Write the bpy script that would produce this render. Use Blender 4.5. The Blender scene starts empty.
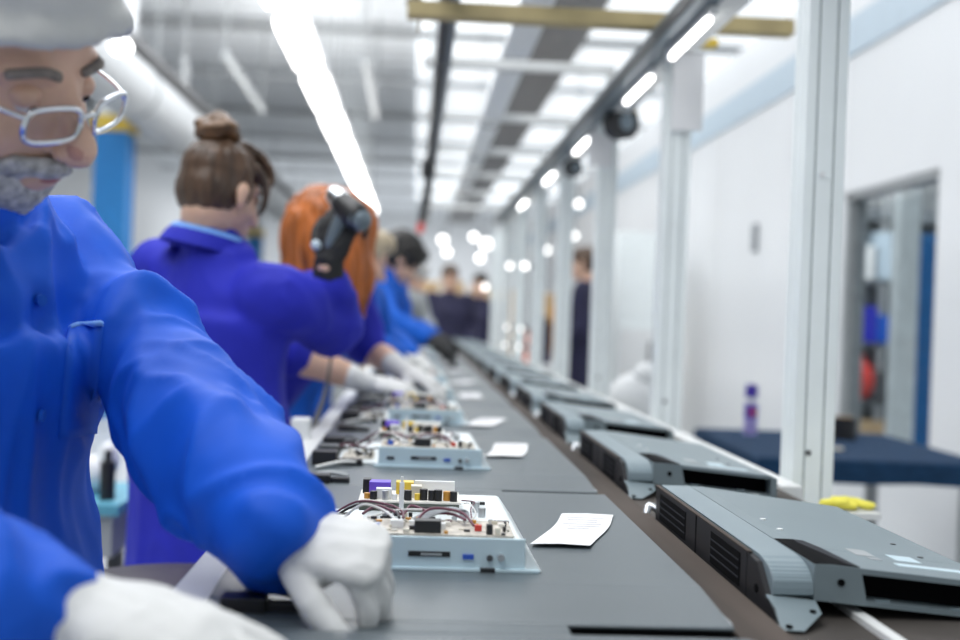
import bpy, bmesh, math, random
from mathutils import Vector, Matrix, noise
PI = math.pi
V = Vector
sc = bpy.context.scene
COL = sc.collection
random.seed(7)

# ------------------------------------------------------------------ camera
F = 1200.0                                   # focal length in pixels of a 960 px wide frame
CAM = V((0, 0, 1.2))
YAW, PITCH, ROLL = math.radians(3.12), math.radians(-0.27), math.radians(2.1)
fw = V((math.sin(YAW) * math.cos(PITCH), math.cos(YAW) * math.cos(PITCH), math.sin(PITCH)))
rt0 = V((math.cos(YAW), -math.sin(YAW), 0))
up0 = rt0.cross(fw)
rt = rt0 * math.cos(ROLL) + up0 * math.sin(ROLL)
up = up0 * math.cos(ROLL) - rt0 * math.sin(ROLL)
cd = bpy.data.cameras.new('camera')
cam = bpy.data.objects.new('camera', cd)
COL.objects.link(cam)
m = Matrix((rt, up, -fw)).transposed().to_4x4()
m.translation = CAM
cam.matrix_world = m
cd.sensor_width = 36.0
cd.lens = 36.0 * F / 960.0
cd.clip_start = 0.02
cd.dof.use_dof = True
cd.dof.focus_distance = 1.36
cd.dof.aperture_fstop = 2.9
sc.camera = cam

# ------------------------------------------------------------------ world, lights, exposure
w = bpy.data.worlds.new('world')
sc.world = w
w.use_nodes = True
bg = w.node_tree.nodes['Background']
bg.inputs[0].default_value = (0.86, 0.94, 1.0, 1)
bg.inputs[1].default_value = 0.40
sc.view_settings.view_transform = 'Standard'
sc.view_settings.look = 'None'
sc.view_settings.gamma = 1.0
sc.view_settings.exposure = 0.25
LAMP_E, SKY_E = 7.0, 0.68


def area(name, loc, sx, sy, power, rot=(0, 0, 0), col=(1, 1, 1)):
    l = bpy.data.lights.new(name, 'AREA')
    l.shape = 'RECTANGLE'
    l.size, l.size_y, l.energy, l.color = sx, sy, power, col
    o = bpy.data.objects.new(name, l)
    o.location, o.rotation_euler = loc, rot
    COL.objects.link(o)


area('hall_light', (-1.2, 1.2, 4.7), 3.0, 6.0, 190, col=(.98, .99, 1))
area('ceiling_fill', (-1.2, 11, 2.95), 1.6, 13.0, 170, rot=(PI, 0, 0), col=(1, .99, .97))  # added light facing up, no fixture, brightens the ceiling
area('far_wall_fill', (0, 38, 4.6), 10.0, 9.0, 650, col=(.98, .99, 1))  # added light without a fixture, brightens the far wall
area('hall_light_far', (-0.5, 9, 4.7), 6.0, 9.0, 330, col=(.96, .98, 1))


def at(px, py, Y):
    """world point seen at photo pixel (px, py) whose distance along the line is Y"""
    d = fw + rt * ((px - 480) / F) + up * ((320 - py) / F)
    return CAM + d * (Y / d.y)


# ------------------------------------------------------------------ materials
def mat(name, col, rough=.5, metal=0., var=.06, scale=12., bump=0., bscale=60., emit=None, es=0., stretch=None,
        sheen=0., spec=.5, coat=0., detail=3, sss=0.):
    m = bpy.data.materials.new(name)
    m.use_nodes = True
    nt = m.node_tree
    b = nt.nodes['Principled BSDF']
    b.inputs['Roughness'].default_value = rough
    b.inputs['Metallic'].default_value = metal
    b.inputs['Specular IOR Level'].default_value = spec
    if sheen:
        b.inputs['Sheen Weight'].default_value = sheen
    if coat:
        b.inputs['Coat Weight'].default_value = coat
    if sss:
        b.inputs['Subsurface Weight'].default_value = sss
        b.inputs['Subsurface Radius'].default_value = (.012, .005, .003)
        b.inputs['Subsurface Scale'].default_value = 1.0
    tc = nt.nodes.new('ShaderNodeTexCoord')
    mp = nt.nodes.new('ShaderNodeMapping')
    nt.links.new(tc.outputs['Object'], mp.inputs[0])
    if stretch:
        mp.inputs['Scale'].default_value = stretch
    n = nt.nodes.new('ShaderNodeTexNoise')
    n.inputs['Scale'].default_value = scale
    n.inputs['Detail'].default_value = detail
    nt.links.new(mp.outputs[0], n.inputs['Vector'])
    r = nt.nodes.new('ShaderNodeValToRGB')
    c = V(col)
    lo, hi = c * (1 - var), c * (1 + var)
    r.color_ramp.elements[0].position, r.color_ramp.elements[1].position = .3, .7
    r.color_ramp.elements[0].color = (*lo, 1)
    r.color_ramp.elements[1].color = (*[min(1, x) for x in hi], 1)
    nt.links.new(n.outputs['Fac'], r.inputs[0])
    nt.links.new(r.outputs[0], b.inputs['Base Color'])
    if bump:
        n2 = nt.nodes.new('ShaderNodeTexNoise')
        n2.inputs['Scale'].default_value = bscale
        n2.inputs['Detail'].default_value = 4
        nt.links.new(mp.outputs[0], n2.inputs['Vector'])
        bp = nt.nodes.new('ShaderNodeBump')
        bp.inputs['Strength'].default_value = bump
        bp.inputs['Distance'].default_value = .004
        nt.links.new(n2.outputs['Fac'], bp.inputs['Height'])
        nt.links.new(bp.outputs[0], b.inputs['Normal'])
    if emit:
        b.inputs['Emission Color'].default_value = (*emit, 1)
        b.inputs['Emission Strength'].default_value = es
    return m


def wave_mat(name, col, rough, axis, scale, strength, dist=.003, metal=0., dark=None):
    """ribbed surface"""
    m = mat(name, col, rough, metal, var=.03)
    nt = m.node_tree
    b = nt.nodes['Principled BSDF']
    tc = nt.nodes.new('ShaderNodeTexCoord')
    wv = nt.nodes.new('ShaderNodeTexWave')
    wv.bands_direction = axis
    wv.inputs['Scale'].default_value = scale
    nt.links.new(tc.outputs['Object'], wv.inputs['Vector'])
    bp = nt.nodes.new('ShaderNodeBump')
    bp.inputs['Strength'].default_value = strength
    bp.inputs['Distance'].default_value = dist
    nt.links.new(wv.outputs['Fac'], bp.inputs['Height'])
    nt.links.new(bp.outputs[0], b.inputs['Normal'])
    return m


M = {}
M['shell'] = mat('shell_grey', (.080, .100, .112), .36, var=.04, scale=6, bump=.04, bscale=900)
M['shell_dark'] = mat('shell_dark', (.02, .021, .023), .5)
M['screen_black'] = mat('screen_edge_black', (.008, .008, .009), .3)
M['bevel'] = M['shell']
M['cover'] = mat('cover_grey', (.172, .218, .238), .47, var=.04, scale=5, bump=.05, bscale=700)
M['cover_rib'] = wave_mat('cover_ribbed', (.185, .240, .268), .40, 'Z', 130, .5, .001)
M['vent_frame'] = mat('vent_frame_dark', (.016, .016, .018), .5, spec=.3)
M['vent_shade'] = mat('vent_and_shade_black', (.003, .003, .004), .9, spec=.08)  # vent black, also put in for the shade of slot and recess
M['vent_slat'] = mat('vent_slat', (.016, .018, .024), .7, spec=.2)
M['chassis'] = mat('zinc_sheet', (.76, .81, .82), .38, .25, var=.04, scale=20)
M['chassis_wall'] = mat('zinc_wall', (.58, .72, .78), .36, .2, var=.03)
M['pcb'] = mat('circuit_board', (.50, .46, .40), .55, var=.35, scale=120, detail=6)
M['pcb_edge'] = mat('board_underside', (.10, .12, .10), .6)
M['pcb_white'] = mat('white_board', (.74, .72, .66), .5, var=.12, scale=90)
M['purple'] = mat('purple_plastic', (.16, .08, .62), .4)
M['yellow'] = mat('yellow_tape', (.78, .55, .06), .45)
M['white_pl'] = mat('white_plastic', (.82, .83, .83), .4, var=.03)
M['ivory'] = mat('ivory_plastic', (.66, .62, .52), .45)
M['black_pl'] = mat('black_plastic', (.012, .012, .014), .42)
M['blue_pl'] = mat('blue_plastic', (.03, .10, .50), .4)
M['red_pl'] = mat('red_plastic', (.65, .05, .04), .4)
M['steel'] = mat('steel', (.60, .62, .64), .3, .9)
M['copper'] = mat('copper_orange', (.62, .30, .05), .4)
M['wire_b'] = mat('wire_black', (.015, .012, .014), .5)
M['wire_p'] = mat('wire_plum', (.13, .035, .06), .5)
M['wire_g'] = mat('ribbon_grey', (.30, .32, .34), .5)
M['wire_w'] = mat('wire_white', (.72, .72, .70), .5)
M['paper'] = mat('paper', (.80, .80, .81), .7, var=.015, scale=4)
M['ink'] = mat('paper_ink', (.55, .52, .56), .7)
M['belt'] = mat('belt_dark', (.016, .015, .015), .55, var=.2, scale=9)
M['belt_right'] = mat('belt_right', (.075, .066, .060), .7, var=.3, scale=7, spec=.2)
M['guide'] = mat('guide_brown', (.060, .047, .040), .7, var=.4, scale=14, spec=.15, stretch=(1, .15, 1))
M['rail_white'] = mat('rail_white', (.72, .73, .72), .4, var=.03)
M['frame_grey'] = mat('frame_grey', (.35, .37, .38), .5)
M['alu'] = mat('aluminium_post', (.88, .93, .93), .42, .0, var=.02)
M['groove'] = mat('groove_grey', (.26, .31, .31), .5)
M['track_dark'] = mat('track_dark', (.03, .035, .042), .4, .4)
M['track_grey'] = mat('track_grey', (.16, .20, .23), .4, .4)
M['tan'] = mat('tan_bar', (.42, .34, .17), .55, var=.15, scale=8)
M['silver'] = mat('silver_sheet', (.86, .88, .89), .45, .0, var=.06, stretch=(1, 6, 1))
M['tray'] = mat('galvanised_tray', (.16, .16, .165), .5, .3, var=.25, scale=10)
M['wall'] = mat('wall_white', (.77, .785, .80), .45, var=.015, scale=1.5)
M['stripe'] = mat('wall_blue_stripe', (.50, .60, .68), .5, var=.03)
M['ceil'] = wave_mat('ceiling_sheet', (.80, .83, .86), .6, 'Y', .55, .7, .1)
M['beam'] = mat('beam_grey', (.42, .435, .445), .6, var=.1)
M['beam_l'] = mat('beam_light', (.70, .72, .74), .6, var=.1)
M['duct'] = mat('duct_white', (.46, .475, .49), .6, var=.04)
M['col_blue'] = mat('column_blue', (.02, .20, .52), .5)
M['col_yellow'] = mat('yellow_paint', (.65, .45, .05), .5)
M['floor'] = mat('floor_grey', (.55, .56, .57), .35, var=.08, scale=2)
M['navy'] = mat('navy_cloth', (.008, .034, .082), .85, var=.15, scale=20, bump=.3, bscale=120, spec=.2)
M['lamp'] = mat('lamp_light', (1, 1, 1), .5, emit=(1, .99, .97), es=LAMP_E)
M['lamp_soft'] = mat('lamp_soft_light', (1, 1, 1), .5, emit=(1, .99, .96), es=3.0)
M['sky'] = mat('skylight_sheet', (.9, .93, .96), .5, emit=(.93, .97, 1.0), es=SKY_E)
M['glass'] = mat('window_glass', (.8, .85, .87), .05)
_g = M['glass'].node_tree.nodes['Principled BSDF']
_g.inputs['Transmission Weight'].default_value = 1.0
_g.inputs['IOR'].default_value = 1.05
M['tan_box'] = mat('cardboard', (.52, .36, .20), .7, var=.1)
M['teal'] = mat('teal_top', (.10, .36, .48), .5)
M['seat'] = mat('stool_vinyl', (.030, .022, .029), .5, var=.1)
M['orange'] = mat('orange_plastic', (.75, .16, .06), .45)
M['grey_d'] = mat('dark_grey', (.07, .075, .08), .5)
M['rack'] = mat('rack_grey', (.16, .18, .20), .5)
# people
M['coat_m'] = mat('coat_azure', (.002, .092, .60), .65, var=.10, scale=10, bump=.12, bscale=22, spec=.28)
M['coat_w'] = mat('coat_royal', (.020, .026, .43), .7, var=.10, scale=10, bump=.12, bscale=26, spec=.25)
M['coat_b'] = mat('coat_blue', (.006, .10, .52), .7, var=.10, scale=10, spec=.25)
M['coat_n'] = mat('jacket_navy', (.014, .014, .048), .8, var=.2, scale=10)
M['trim_b'] = mat('collar_trim', (.18, .40, .85), .7)
M['trouser'] = mat('trousers_dark', (.018, .02, .035), .8)
M['shoe'] = mat('shoe_black', (.012, .012, .012), .5)
M['skin'] = mat('skin', (.66, .42, .31), .5, var=.06, scale=18, sss=.15)
M['skin_m'] = mat('skin_ruddy', (.66, .42, .31), .5, var=.10, scale=22, sss=.15)
M['lip'] = mat('lip', (.38, .14, .12), .45)
M['nose'] = mat('nose_ruddy', (.52, .27, .21), .5)
M['glove_w'] = mat('glove_white', (.68, .68, .67), .9, var=.03, bump=.15, bscale=400, spec=.2)
M['glove_b'] = mat('glove_black', (.012, .012, .013), .7, bump=.2, bscale=200)
M['hair_br'] = mat('hair_brown', (.075, .040, .022), .42, var=.5, scale=60, stretch=(1, 1, .12), bump=.4, bscale=120)
M['hair_rd'] = mat('hair_red', (.40, .105, .012), .42, var=.5, scale=50, stretch=(1, 1, .12), bump=.4, bscale=110)
M['hair_bl'] = mat('hair_blond', (.44, .36, .25), .5, var=.3, scale=50, stretch=(1, 1, .2))
M['brow_gr'] = mat('brow_shadow_grey', (.20, .17, .15), .6, var=.3, scale=120)  # eyebrow grey, darkened for the shadow at the brow
M['hair_bk'] = mat('hair_black', (.012, .010, .009), .45, var=.4, scale=60)
M['hair_gr'] = mat('hair_grey', (.42, .41, .40), .6, var=.4, scale=120, bump=.6, bscale=160)
M['cap'] = mat('cap_grey', (.56, .56, .55), .85, var=.06, scale=14, bump=.2, bscale=50)
M['eye'] = mat('eye_white', (.7, .68, .65), .25)
M['iris'] = mat('iris_dark', (.03, .022, .018), .2)
M['lens'] = mat('spectacle_glass', (.9, .92, .93), .02)
_g = M['lens'].node_tree.nodes['Principled BSDF']
_g.inputs['Transmission Weight'].default_value = 1.0
_g.inputs['IOR'].default_value = 1.03
M['chrome'] = mat('chrome', (.75, .77, .8), .12, 1.0)


# ------------------------------------------------------------------ mesh helpers
def tag(o, label=None, cat=None, group=None, kind=None):
    if label: o['label'] = label
    if cat: o['category'] = cat
    if group: o['group'] = group
    if kind: o['kind'] = kind
    return o


def empty(name, loc=(0, 0, 0), rz=0., label=None, cat=None, group=None):
    o = bpy.data.objects.new(name, None)
    o.empty_display_size = .05
    o.location = loc
    o.rotation_euler = (0, 0, rz)
    COL.objects.link(o)
    return tag(o, label, cat, group)


def link_mesh(name, me, mt, parent=None, loc=None):
    if mt is not None:
        me.materials.clear()
        me.materials.append(mt)
    o = bpy.data.objects.new(name, me)
    COL.objects.link(o)
    if parent: o.parent = parent
    if loc: o.location = loc
    return o


class MB:
    def __init__(self):
        self.bm = bmesh.new()

    def box(self, c, s, rot=None, taper=None):
        """box centred at c, size s; taper=(tx,ty) scales the top"""
        c, s = V(c), V(s)
        vs = []
        for dz in (-.5, .5):
            for dx, dy in ((-.5, -.5), (.5, -.5), (.5, .5), (-.5, .5)):
                k = taper if (taper and dz > 0) else (1, 1)
                p = V((dx * s.x * k[0], dy * s.y * k[1], dz * s.z))
                if rot: p = rot @ p
                vs.append(self.bm.verts.new(c + p))
        for f in ((3, 2, 1, 0), (4, 5, 6, 7), (0, 1, 5, 4), (1, 2, 6, 5), (2, 3, 7, 6), (3, 0, 4, 7)):
            self.bm.faces.new([vs[i] for i in f])
        return self

    def span(self, a, b):
        a, b = V(a), V(b)
        return self.box((a + b) / 2, [abs(x) for x in (b - a)])

    def loft(self, rings, close=True):
        """rings: lists of points of equal length"""
        R = [[self.bm.verts.new(V(p)) for p in r] for r in rings]
        n = len(R[0])
        for a, b in zip(R, R[1:]):
            for i in range(n):
                j = (i + 1) % n
                self.bm.faces.new((a[i], a[j], b[j], b[i]))
        if close:
            self.bm.faces.new(list(reversed(R[0])))
            self.bm.faces.new(R[-1])
        return self

    def tube(self, pts, rad, seg=10, side=None, cr=4, fold=None):
        """smooth tube through pts; rad: one number, or per point a number or (a, b) half axes; ends rounded"""
        pts = [V(p) for p in pts]
        if not isinstance(rad, (list, tuple)): rad = [rad] * len(pts)
        rad = [V((r, r)) if not isinstance(r, (list, tuple)) else V(r) for r in rad]
        P, R = [], []
        n = len(pts)
        for i in range(n - 1):
            p0, p1, p2, p3 = pts[max(0, i - 1)], pts[i], pts[i + 1], pts[min(n - 1, i + 2)]
            for k in range(cr):
                t = k / cr
                P.append(.5 * ((2 * p1) + (p2 - p0) * t + (2 * p0 - 5 * p1 + 4 * p2 - p3) * t * t + (3 * p1 - p0 - 3 * p2 + p3) * t ** 3))
                q = t * t * (3 - 2 * t)
                R.append(rad[i].lerp(rad[i + 1], q))
        P.append(pts[-1]); R.append(rad[-1])
        T = [(P[min(i + 1, len(P) - 1)] - P[max(i - 1, 0)]).normalized() for i in range(len(P))]
        s = V(side) if side else (V((0, 0, 1)).cross(T[0]) if abs(T[0].z) < .9 else V((1, 0, 0)))
        rings = []
        acc = 0
        for i in range(len(P)):
            s = (s - T[i] * s.dot(T[i])).normalized()
            nn = T[i].cross(s)
            if i: acc += (P[i] - P[i - 1]).length
            ring = []
            for k in range(seg):
                a = 2 * PI * k / seg
                d = 1.0
                if fold: d += fold(acc, a, i / (len(P) - 1))
                ring.append(P[i] + s * math.cos(a) * R[i].x * d + nn * math.sin(a) * R[i].y * d)
            rings.append(ring)

        def cap(i, sg):
            out = []
            rm = min(R[i].x, R[i].y)
            for f in (.5, .85):
                sc_ = math.sqrt(1 - f * f)
                out.append([P[i] + (q - P[i]) * sc_ + T[i] * sg * f * rm for q in rings[i]])
            return out
        c0, c1 = cap(0, -1), cap(len(P) - 1, 1)
        rings = list(reversed(c0)) + rings + c1
        return self.loft(rings)

    def cyl(self, a, b, r, r2=None, seg=16):
        a, b = V(a), V(b)
        t = (b - a).normalized()
        s = (V((0, 0, 1)).cross(t) if abs(t.z) < .9 else V((1, 0, 0)).cross(t)).normalized()
        n = t.cross(s)
        r2 = r if r2 is None else r2
        return self.loft([[p + (s * math.cos(2 * PI * k / seg) + n * math.sin(2 * PI * k / seg)) * q for k in range(seg)] for p, q in ((a, r), (b, r2))])

    def ell(self, c, r, mx=None, seg=16, rings=10):
        c = V(c)
        r = V(r) if isinstance(r, (tuple, list)) else V((r, r, r))
        L = []
        for i in range(1, rings):
            th = PI * i / rings
            ring = []
            for k in range(seg):
                a = 2 * PI * k / seg
                p = V((r.x * math.sin(th) * math.cos(a), r.y * math.sin(th) * math.sin(a), -r.z * math.cos(th)))
                ring.append(c + (mx @ p if mx else p))
            L.append(ring)
        return self.loft(L)

    def prism(self, poly, axis, a, b):
        """poly: list of (u, v); axis 'x': (u, v) = (y, z), 'y': (x, z), 'z': (x, y)"""
        def p(u, v, t):
            return {'x': (t, u, v), 'y': (u, t, v), 'z': (u, v, t)}[axis]
        self.loft([[p(u, v, a) for u, v in poly], [p(u, v, b) for u, v in poly]])
        return self

    def build(self, name, mt, parent=None, bevel=0., smooth=False, loc=None):
        bmesh.ops.recalc_face_normals(self.bm, faces=self.bm.faces)
        if bevel:
            es = [e for e in self.bm.edges if len(e.link_faces) == 2 and e.calc_face_angle() > .6]
            bmesh.ops.bevel(self.bm, geom=es, offset=bevel, segments=2, affect='EDGES', profile=.6, clamp_overlap=True)
        me = bpy.data.meshes.new(name)
        self.bm.to_mesh(me)
        self.bm.free()
        if smooth:
            for p in me.polygons: p.use_smooth = True
        return link_mesh(name, me, mt, parent, loc)

    def remesh(self, name, mt, parent=None, voxel=.008, smooth=6, disp=None, post=0):
        """one continuous skin around everything collected"""
        bmesh.ops.recalc_face_normals(self.bm, faces=self.bm.faces)
        me = bpy.data.meshes.new('raw')
        self.bm.to_mesh(me)
        self.bm.free()
        o = bpy.data.objects.new('raw', me)
        COL.objects.link(o)
        r = o.modifiers.new('r', 'REMESH')
        r.mode = 'VOXEL'
        r.voxel_size = voxel
        if smooth:
            s = o.modifiers.new('s', 'SMOOTH')
            s.iterations = smooth
            s.factor = .5
        dg = bpy.context.evaluated_depsgraph_get()
        out = bpy.data.meshes.new_from_object(o.evaluated_get(dg))
        bpy.data.objects.remove(o)
        out.name = name
        if disp:
            nm = [v.normal.copy() for v in out.vertices]
            for v, n in zip(out.vertices, nm):
                v.co += n * disp(v.co, n)
            if post:
                bb = bmesh.new()
                bb.from_mesh(out)
                for _ in range(post):
                    bmesh.ops.smooth_vert(bb, verts=bb.verts, factor=.5, use_axis_x=True, use_axis_y=True, use_axis_z=True)
                bb.to_mesh(out)
                bb.free()
        for p in out.polygons: p.use_smooth = True
        return link_mesh(name, out, mt, parent)


def children_of(o):
    return KIDS.get(o.name, [])


def copy_tree(src, loc, label=None, group=None, rz=None, skip=()):
    r = src.copy()
    COL.objects.link(r)
    r.location = loc
    if rz is not None: r.rotation_euler = (0, 0, rz)
    if label: r['label'] = label
    if group: r['group'] = group
    for ch in list(src.children):
        if ch.name.split('.')[0] in skip: continue
        c = ch.copy(); COL.objects.link(c); c.parent = r
        for g in list(ch.children):
            if g.name.split('.')[0] in skip: continue
            d = g.copy(); COL.objects.link(d); d.parent = c
    return r


ORD = ['nearest', 'second', 'third', 'fourth', 'fifth', 'sixth', 'seventh', 'eighth', 'ninth', 'tenth', 'eleventh',
       'twelfth', 'thirteenth', 'fourteenth', 'fifteenth']

# ------------------------------------------------------------------ the setting
ZB = .93                                      # conveyor surface
tag(MB().span((-7, -2, -.1), (9, 46, 0)).build('floor', M['floor']), kind='structure')
tag(MB().span((-7, 3, 5.0), (9, 46, 5.1)).build('ceiling', M['ceil']), kind='structure')
# skylight strips in the ceiling, each a panel
for k in range(9):
    y0 = 9.29 + k * 3.4
    tag(MB().span((-.1, y0, 4.93), (6.5, y0 + 3.22, 4.985)).build('trim_%d' % (20 + k), M['sky']), kind='structure')
# roof beams across the hall
for k in range(10):
    y = 9.2 + k * 3.4
    b = MB()
    b.span((-7, y - .06, 4.915), (9, y + .06, 4.925)).span((-7, y - .02, 4.85), (9, y + .02, 4.915)).span((-7, y - .06, 4.84), (9, y + .06, 4.85))
    tag(b.build('trim_%d' % (50 + k), M['beam'] if k % 2 == 0 else M['beam_l']), kind='structure')
# far wall and left wall
tag(MB().span((-7, 46, 0), (9, 46.2, 5)).build('wall_back', M['wall']), kind='structure')
tag(MB().span((-7.2, 6, 0), (-7, 46, 5)).build('wall_left', M['wall']), kind='structure')
# right partition with two window openings
XW = 2.2
WZ0, WZ1 = .62, 1.895
wb = MB()
wins = ((4.98, 6.10), (10.3, 11.5))
ys = [-1.0] + [v for q in wins for v in q] + [30]
for k in range(0, len(ys), 2):
    wb.span((XW, ys[k], 0), (XW + .12, ys[k + 1], 3.1))
for a, b_ in wins:
    wb.span((XW, a, 0), (XW + .12, b_, WZ0)).span((XW, a, WZ1), (XW + .12, b_, 3.1))
tag(wb.build('wall_right', M['wall']), kind='structure')
tag(MB().span((XW - .012, -1, 2.60), (XW, 30, 2.80)).build('trim_1', M['stripe']), kind='structure')
for k in range(12):
    y = 3.9 + k * 2.4
    if not any(a - .05 < y < b_ + .05 for a, b_ in wins):
        tag(MB().span((XW - .004, y - .006, 0), (XW, y + .006, 2.59)).build('trim_%d' % (2 + k), M['rail_white']), kind='structure')
for i, (a, b_) in enumerate(wins):
    fr = MB()
    t = .035
    fr.span((XW + .01, a, WZ1 - t), (XW + .11, b_, WZ1)).span((XW + .01, a, WZ0), (XW + .11, b_, WZ0 + t))
    fr.span((XW + .01, a, WZ0), (XW + .11, a + t, WZ1)).span((XW + .01, b_ - t, WZ0), (XW + .11, b_, WZ1))
    wn = tag(fr.build('window_%d' % (i + 1), M['frame_grey']), kind='structure')
    MB().span((XW + .055, a + t, WZ0 + t), (XW + .061, b_ - t, WZ1 - t)).build('pane', M['glass'], wn)

# room seen through the near window
tag(MB().span((2.4, 10.0, 0), (6.5, 10.1, 3.0)).build('wall_store', M['beam']), kind='structure')
q_ = at(872, 300, 8.6)
sh = empty('storage_rack', (q_.x, 8.6, 0), 0, 'grey metal shelf rack seen through the window by the table', 'rack')
for yy in (-.18, .18):
    for xx in (-.55, .0, .55):
        MB().span((xx - .02, yy - .02, 0), (xx + .02, yy + .02, 2.2)).build('upright', M['frame_grey'], sh)
for zz in (.30, .68, 1.10, 1.55, 2.0):
    MB().span((-.57, -.2, zz - .025), (.57, .2, zz)).build('shelf', M['rack'], sh)
MB().span((-.57, .21, .05), (.57, .22, 2.1)).build('back_panel', M['rack'], sh)
pw_ = at(904, 300, 6.9)
o = MB().span((-.06, -.06, 0), (.06, .06, 2.5)).build('support_pillar', M['alu'], loc=(pw_.x, 6.9, 0))
tag(o, 'grey square pillar standing behind the window glass', 'pillar')
bp = MB()
for k in range(5):
    bp.tube([(.03 * k, .02 * (k % 2), .02), (.03 * k, .02 * (k % 2), 1.75)], .02, seg=8)
bp.span((-.03, -.015, 1.75), (.15, .035, 1.79))
o = bp.build('hanging_curtain', M['col_blue'], loc=(at(916, 300, 7.2).x, 7.2, 0))
tag(o, 'blue strip curtain at the right inside the window', 'curtain')
rb = MB().ell((0, 0, .15), (.13, .11, .15)).ell((0, 0, .30), (.05, .05, .05))
tag(rb.build('sack', M['red_pl'], smooth=True, loc=(at(857, 385, 8.45).x, 8.45, .68)), 'red tied sack on the rack behind the window', 'sack')
for k, (px, zz, w_, h_, mt, lb) in enumerate(((858, 1.10, .20, .26, 'coat_w', 'deep blue box on the middle shelf behind the window'),
                                     (884, 1.10, .18, .20, 'coat_b', 'bright blue box on the middle shelf near the pillar, behind glass'),
                                     (858, 1.55, .18, .24, 'white_pl', 'white box on the upper shelf behind the window'),
                                     (880, 1.55, .22, .34, 'stripe', 'pale blue box on the upper shelf behind the window'),
                                     (884, .68, .22, .22, 'grey_d', 'dark grey box low on the rack behind the window'),
                                     (876, .30, .30, .24, 'tan_box', 'tan box at the bottom of the rack behind the window'))):
    o = MB().box((0, 0, h_ / 2), (w_, .26, h_)).build('storage_box', M[mt], bevel=.008, loc=(at(px, 300, 8.52).x, 8.52, zz))
    tag(o, lb, 'box')
area('store_fill', (3.6, 7.4, 2.9), .8, .8, 28)  # added unseen light, brightens the room behind the window

# ------------------------------------------------------------------ assembly line
ln = empty('assembly_line', (0, 0, 0), 0, 'long assembly line bench running away with dark belts and a white side rail', 'assembly line')
YE = 10.9
MB().span((-.165, .2, ZB - .05), (.276, YE, ZB - .015)).build('belt', M['belt'], ln)
MB().span((.325, .2, ZB - .05), (.61, YE, ZB)).build('cover_belt', M['belt_right'], ln)
MB().span((.278, .2, ZB - .05), (.325, YE, ZB + .010)).build('guide_strip', M['guide'], ln)
MB().span((-.205, .2, ZB - .09), (-.168, YE, ZB + .018)).build('side_rail', M['rail_white'], ln, bevel=.003)
MB().span((.61, 1.93, ZB - .09), (.645, YE, ZB + .008)).build('side_rail', M['rail_white'], ln, bevel=.003)
MB().span((.416, .2, ZB), (.428, YE, ZB + .006)).build('slide_strip', M['rail_white'], ln)
MB().span((.53, .2, ZB), (.542, YE, ZB + .006)).build('slide_strip', M['rail_white'], ln)
MB().span((-.15, .25, ZB - .22), (.62, YE - .05, ZB - .051)).build('bench_body', M['frame_grey'], ln)
for k in range(6):
    for x in (-.16, .6):
        MB().span((x - .025, .5 + 2 * k, 0), (x + .025, .55 + 2 * k, ZB - .2)).build('leg', M['frame_grey'], ln)

# ------------------------------------------------------------------ flat screen units, back up, board chassis on top
TZ = .0395                                    # panel thickness above the belt
PITCH_Y = .75


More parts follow.
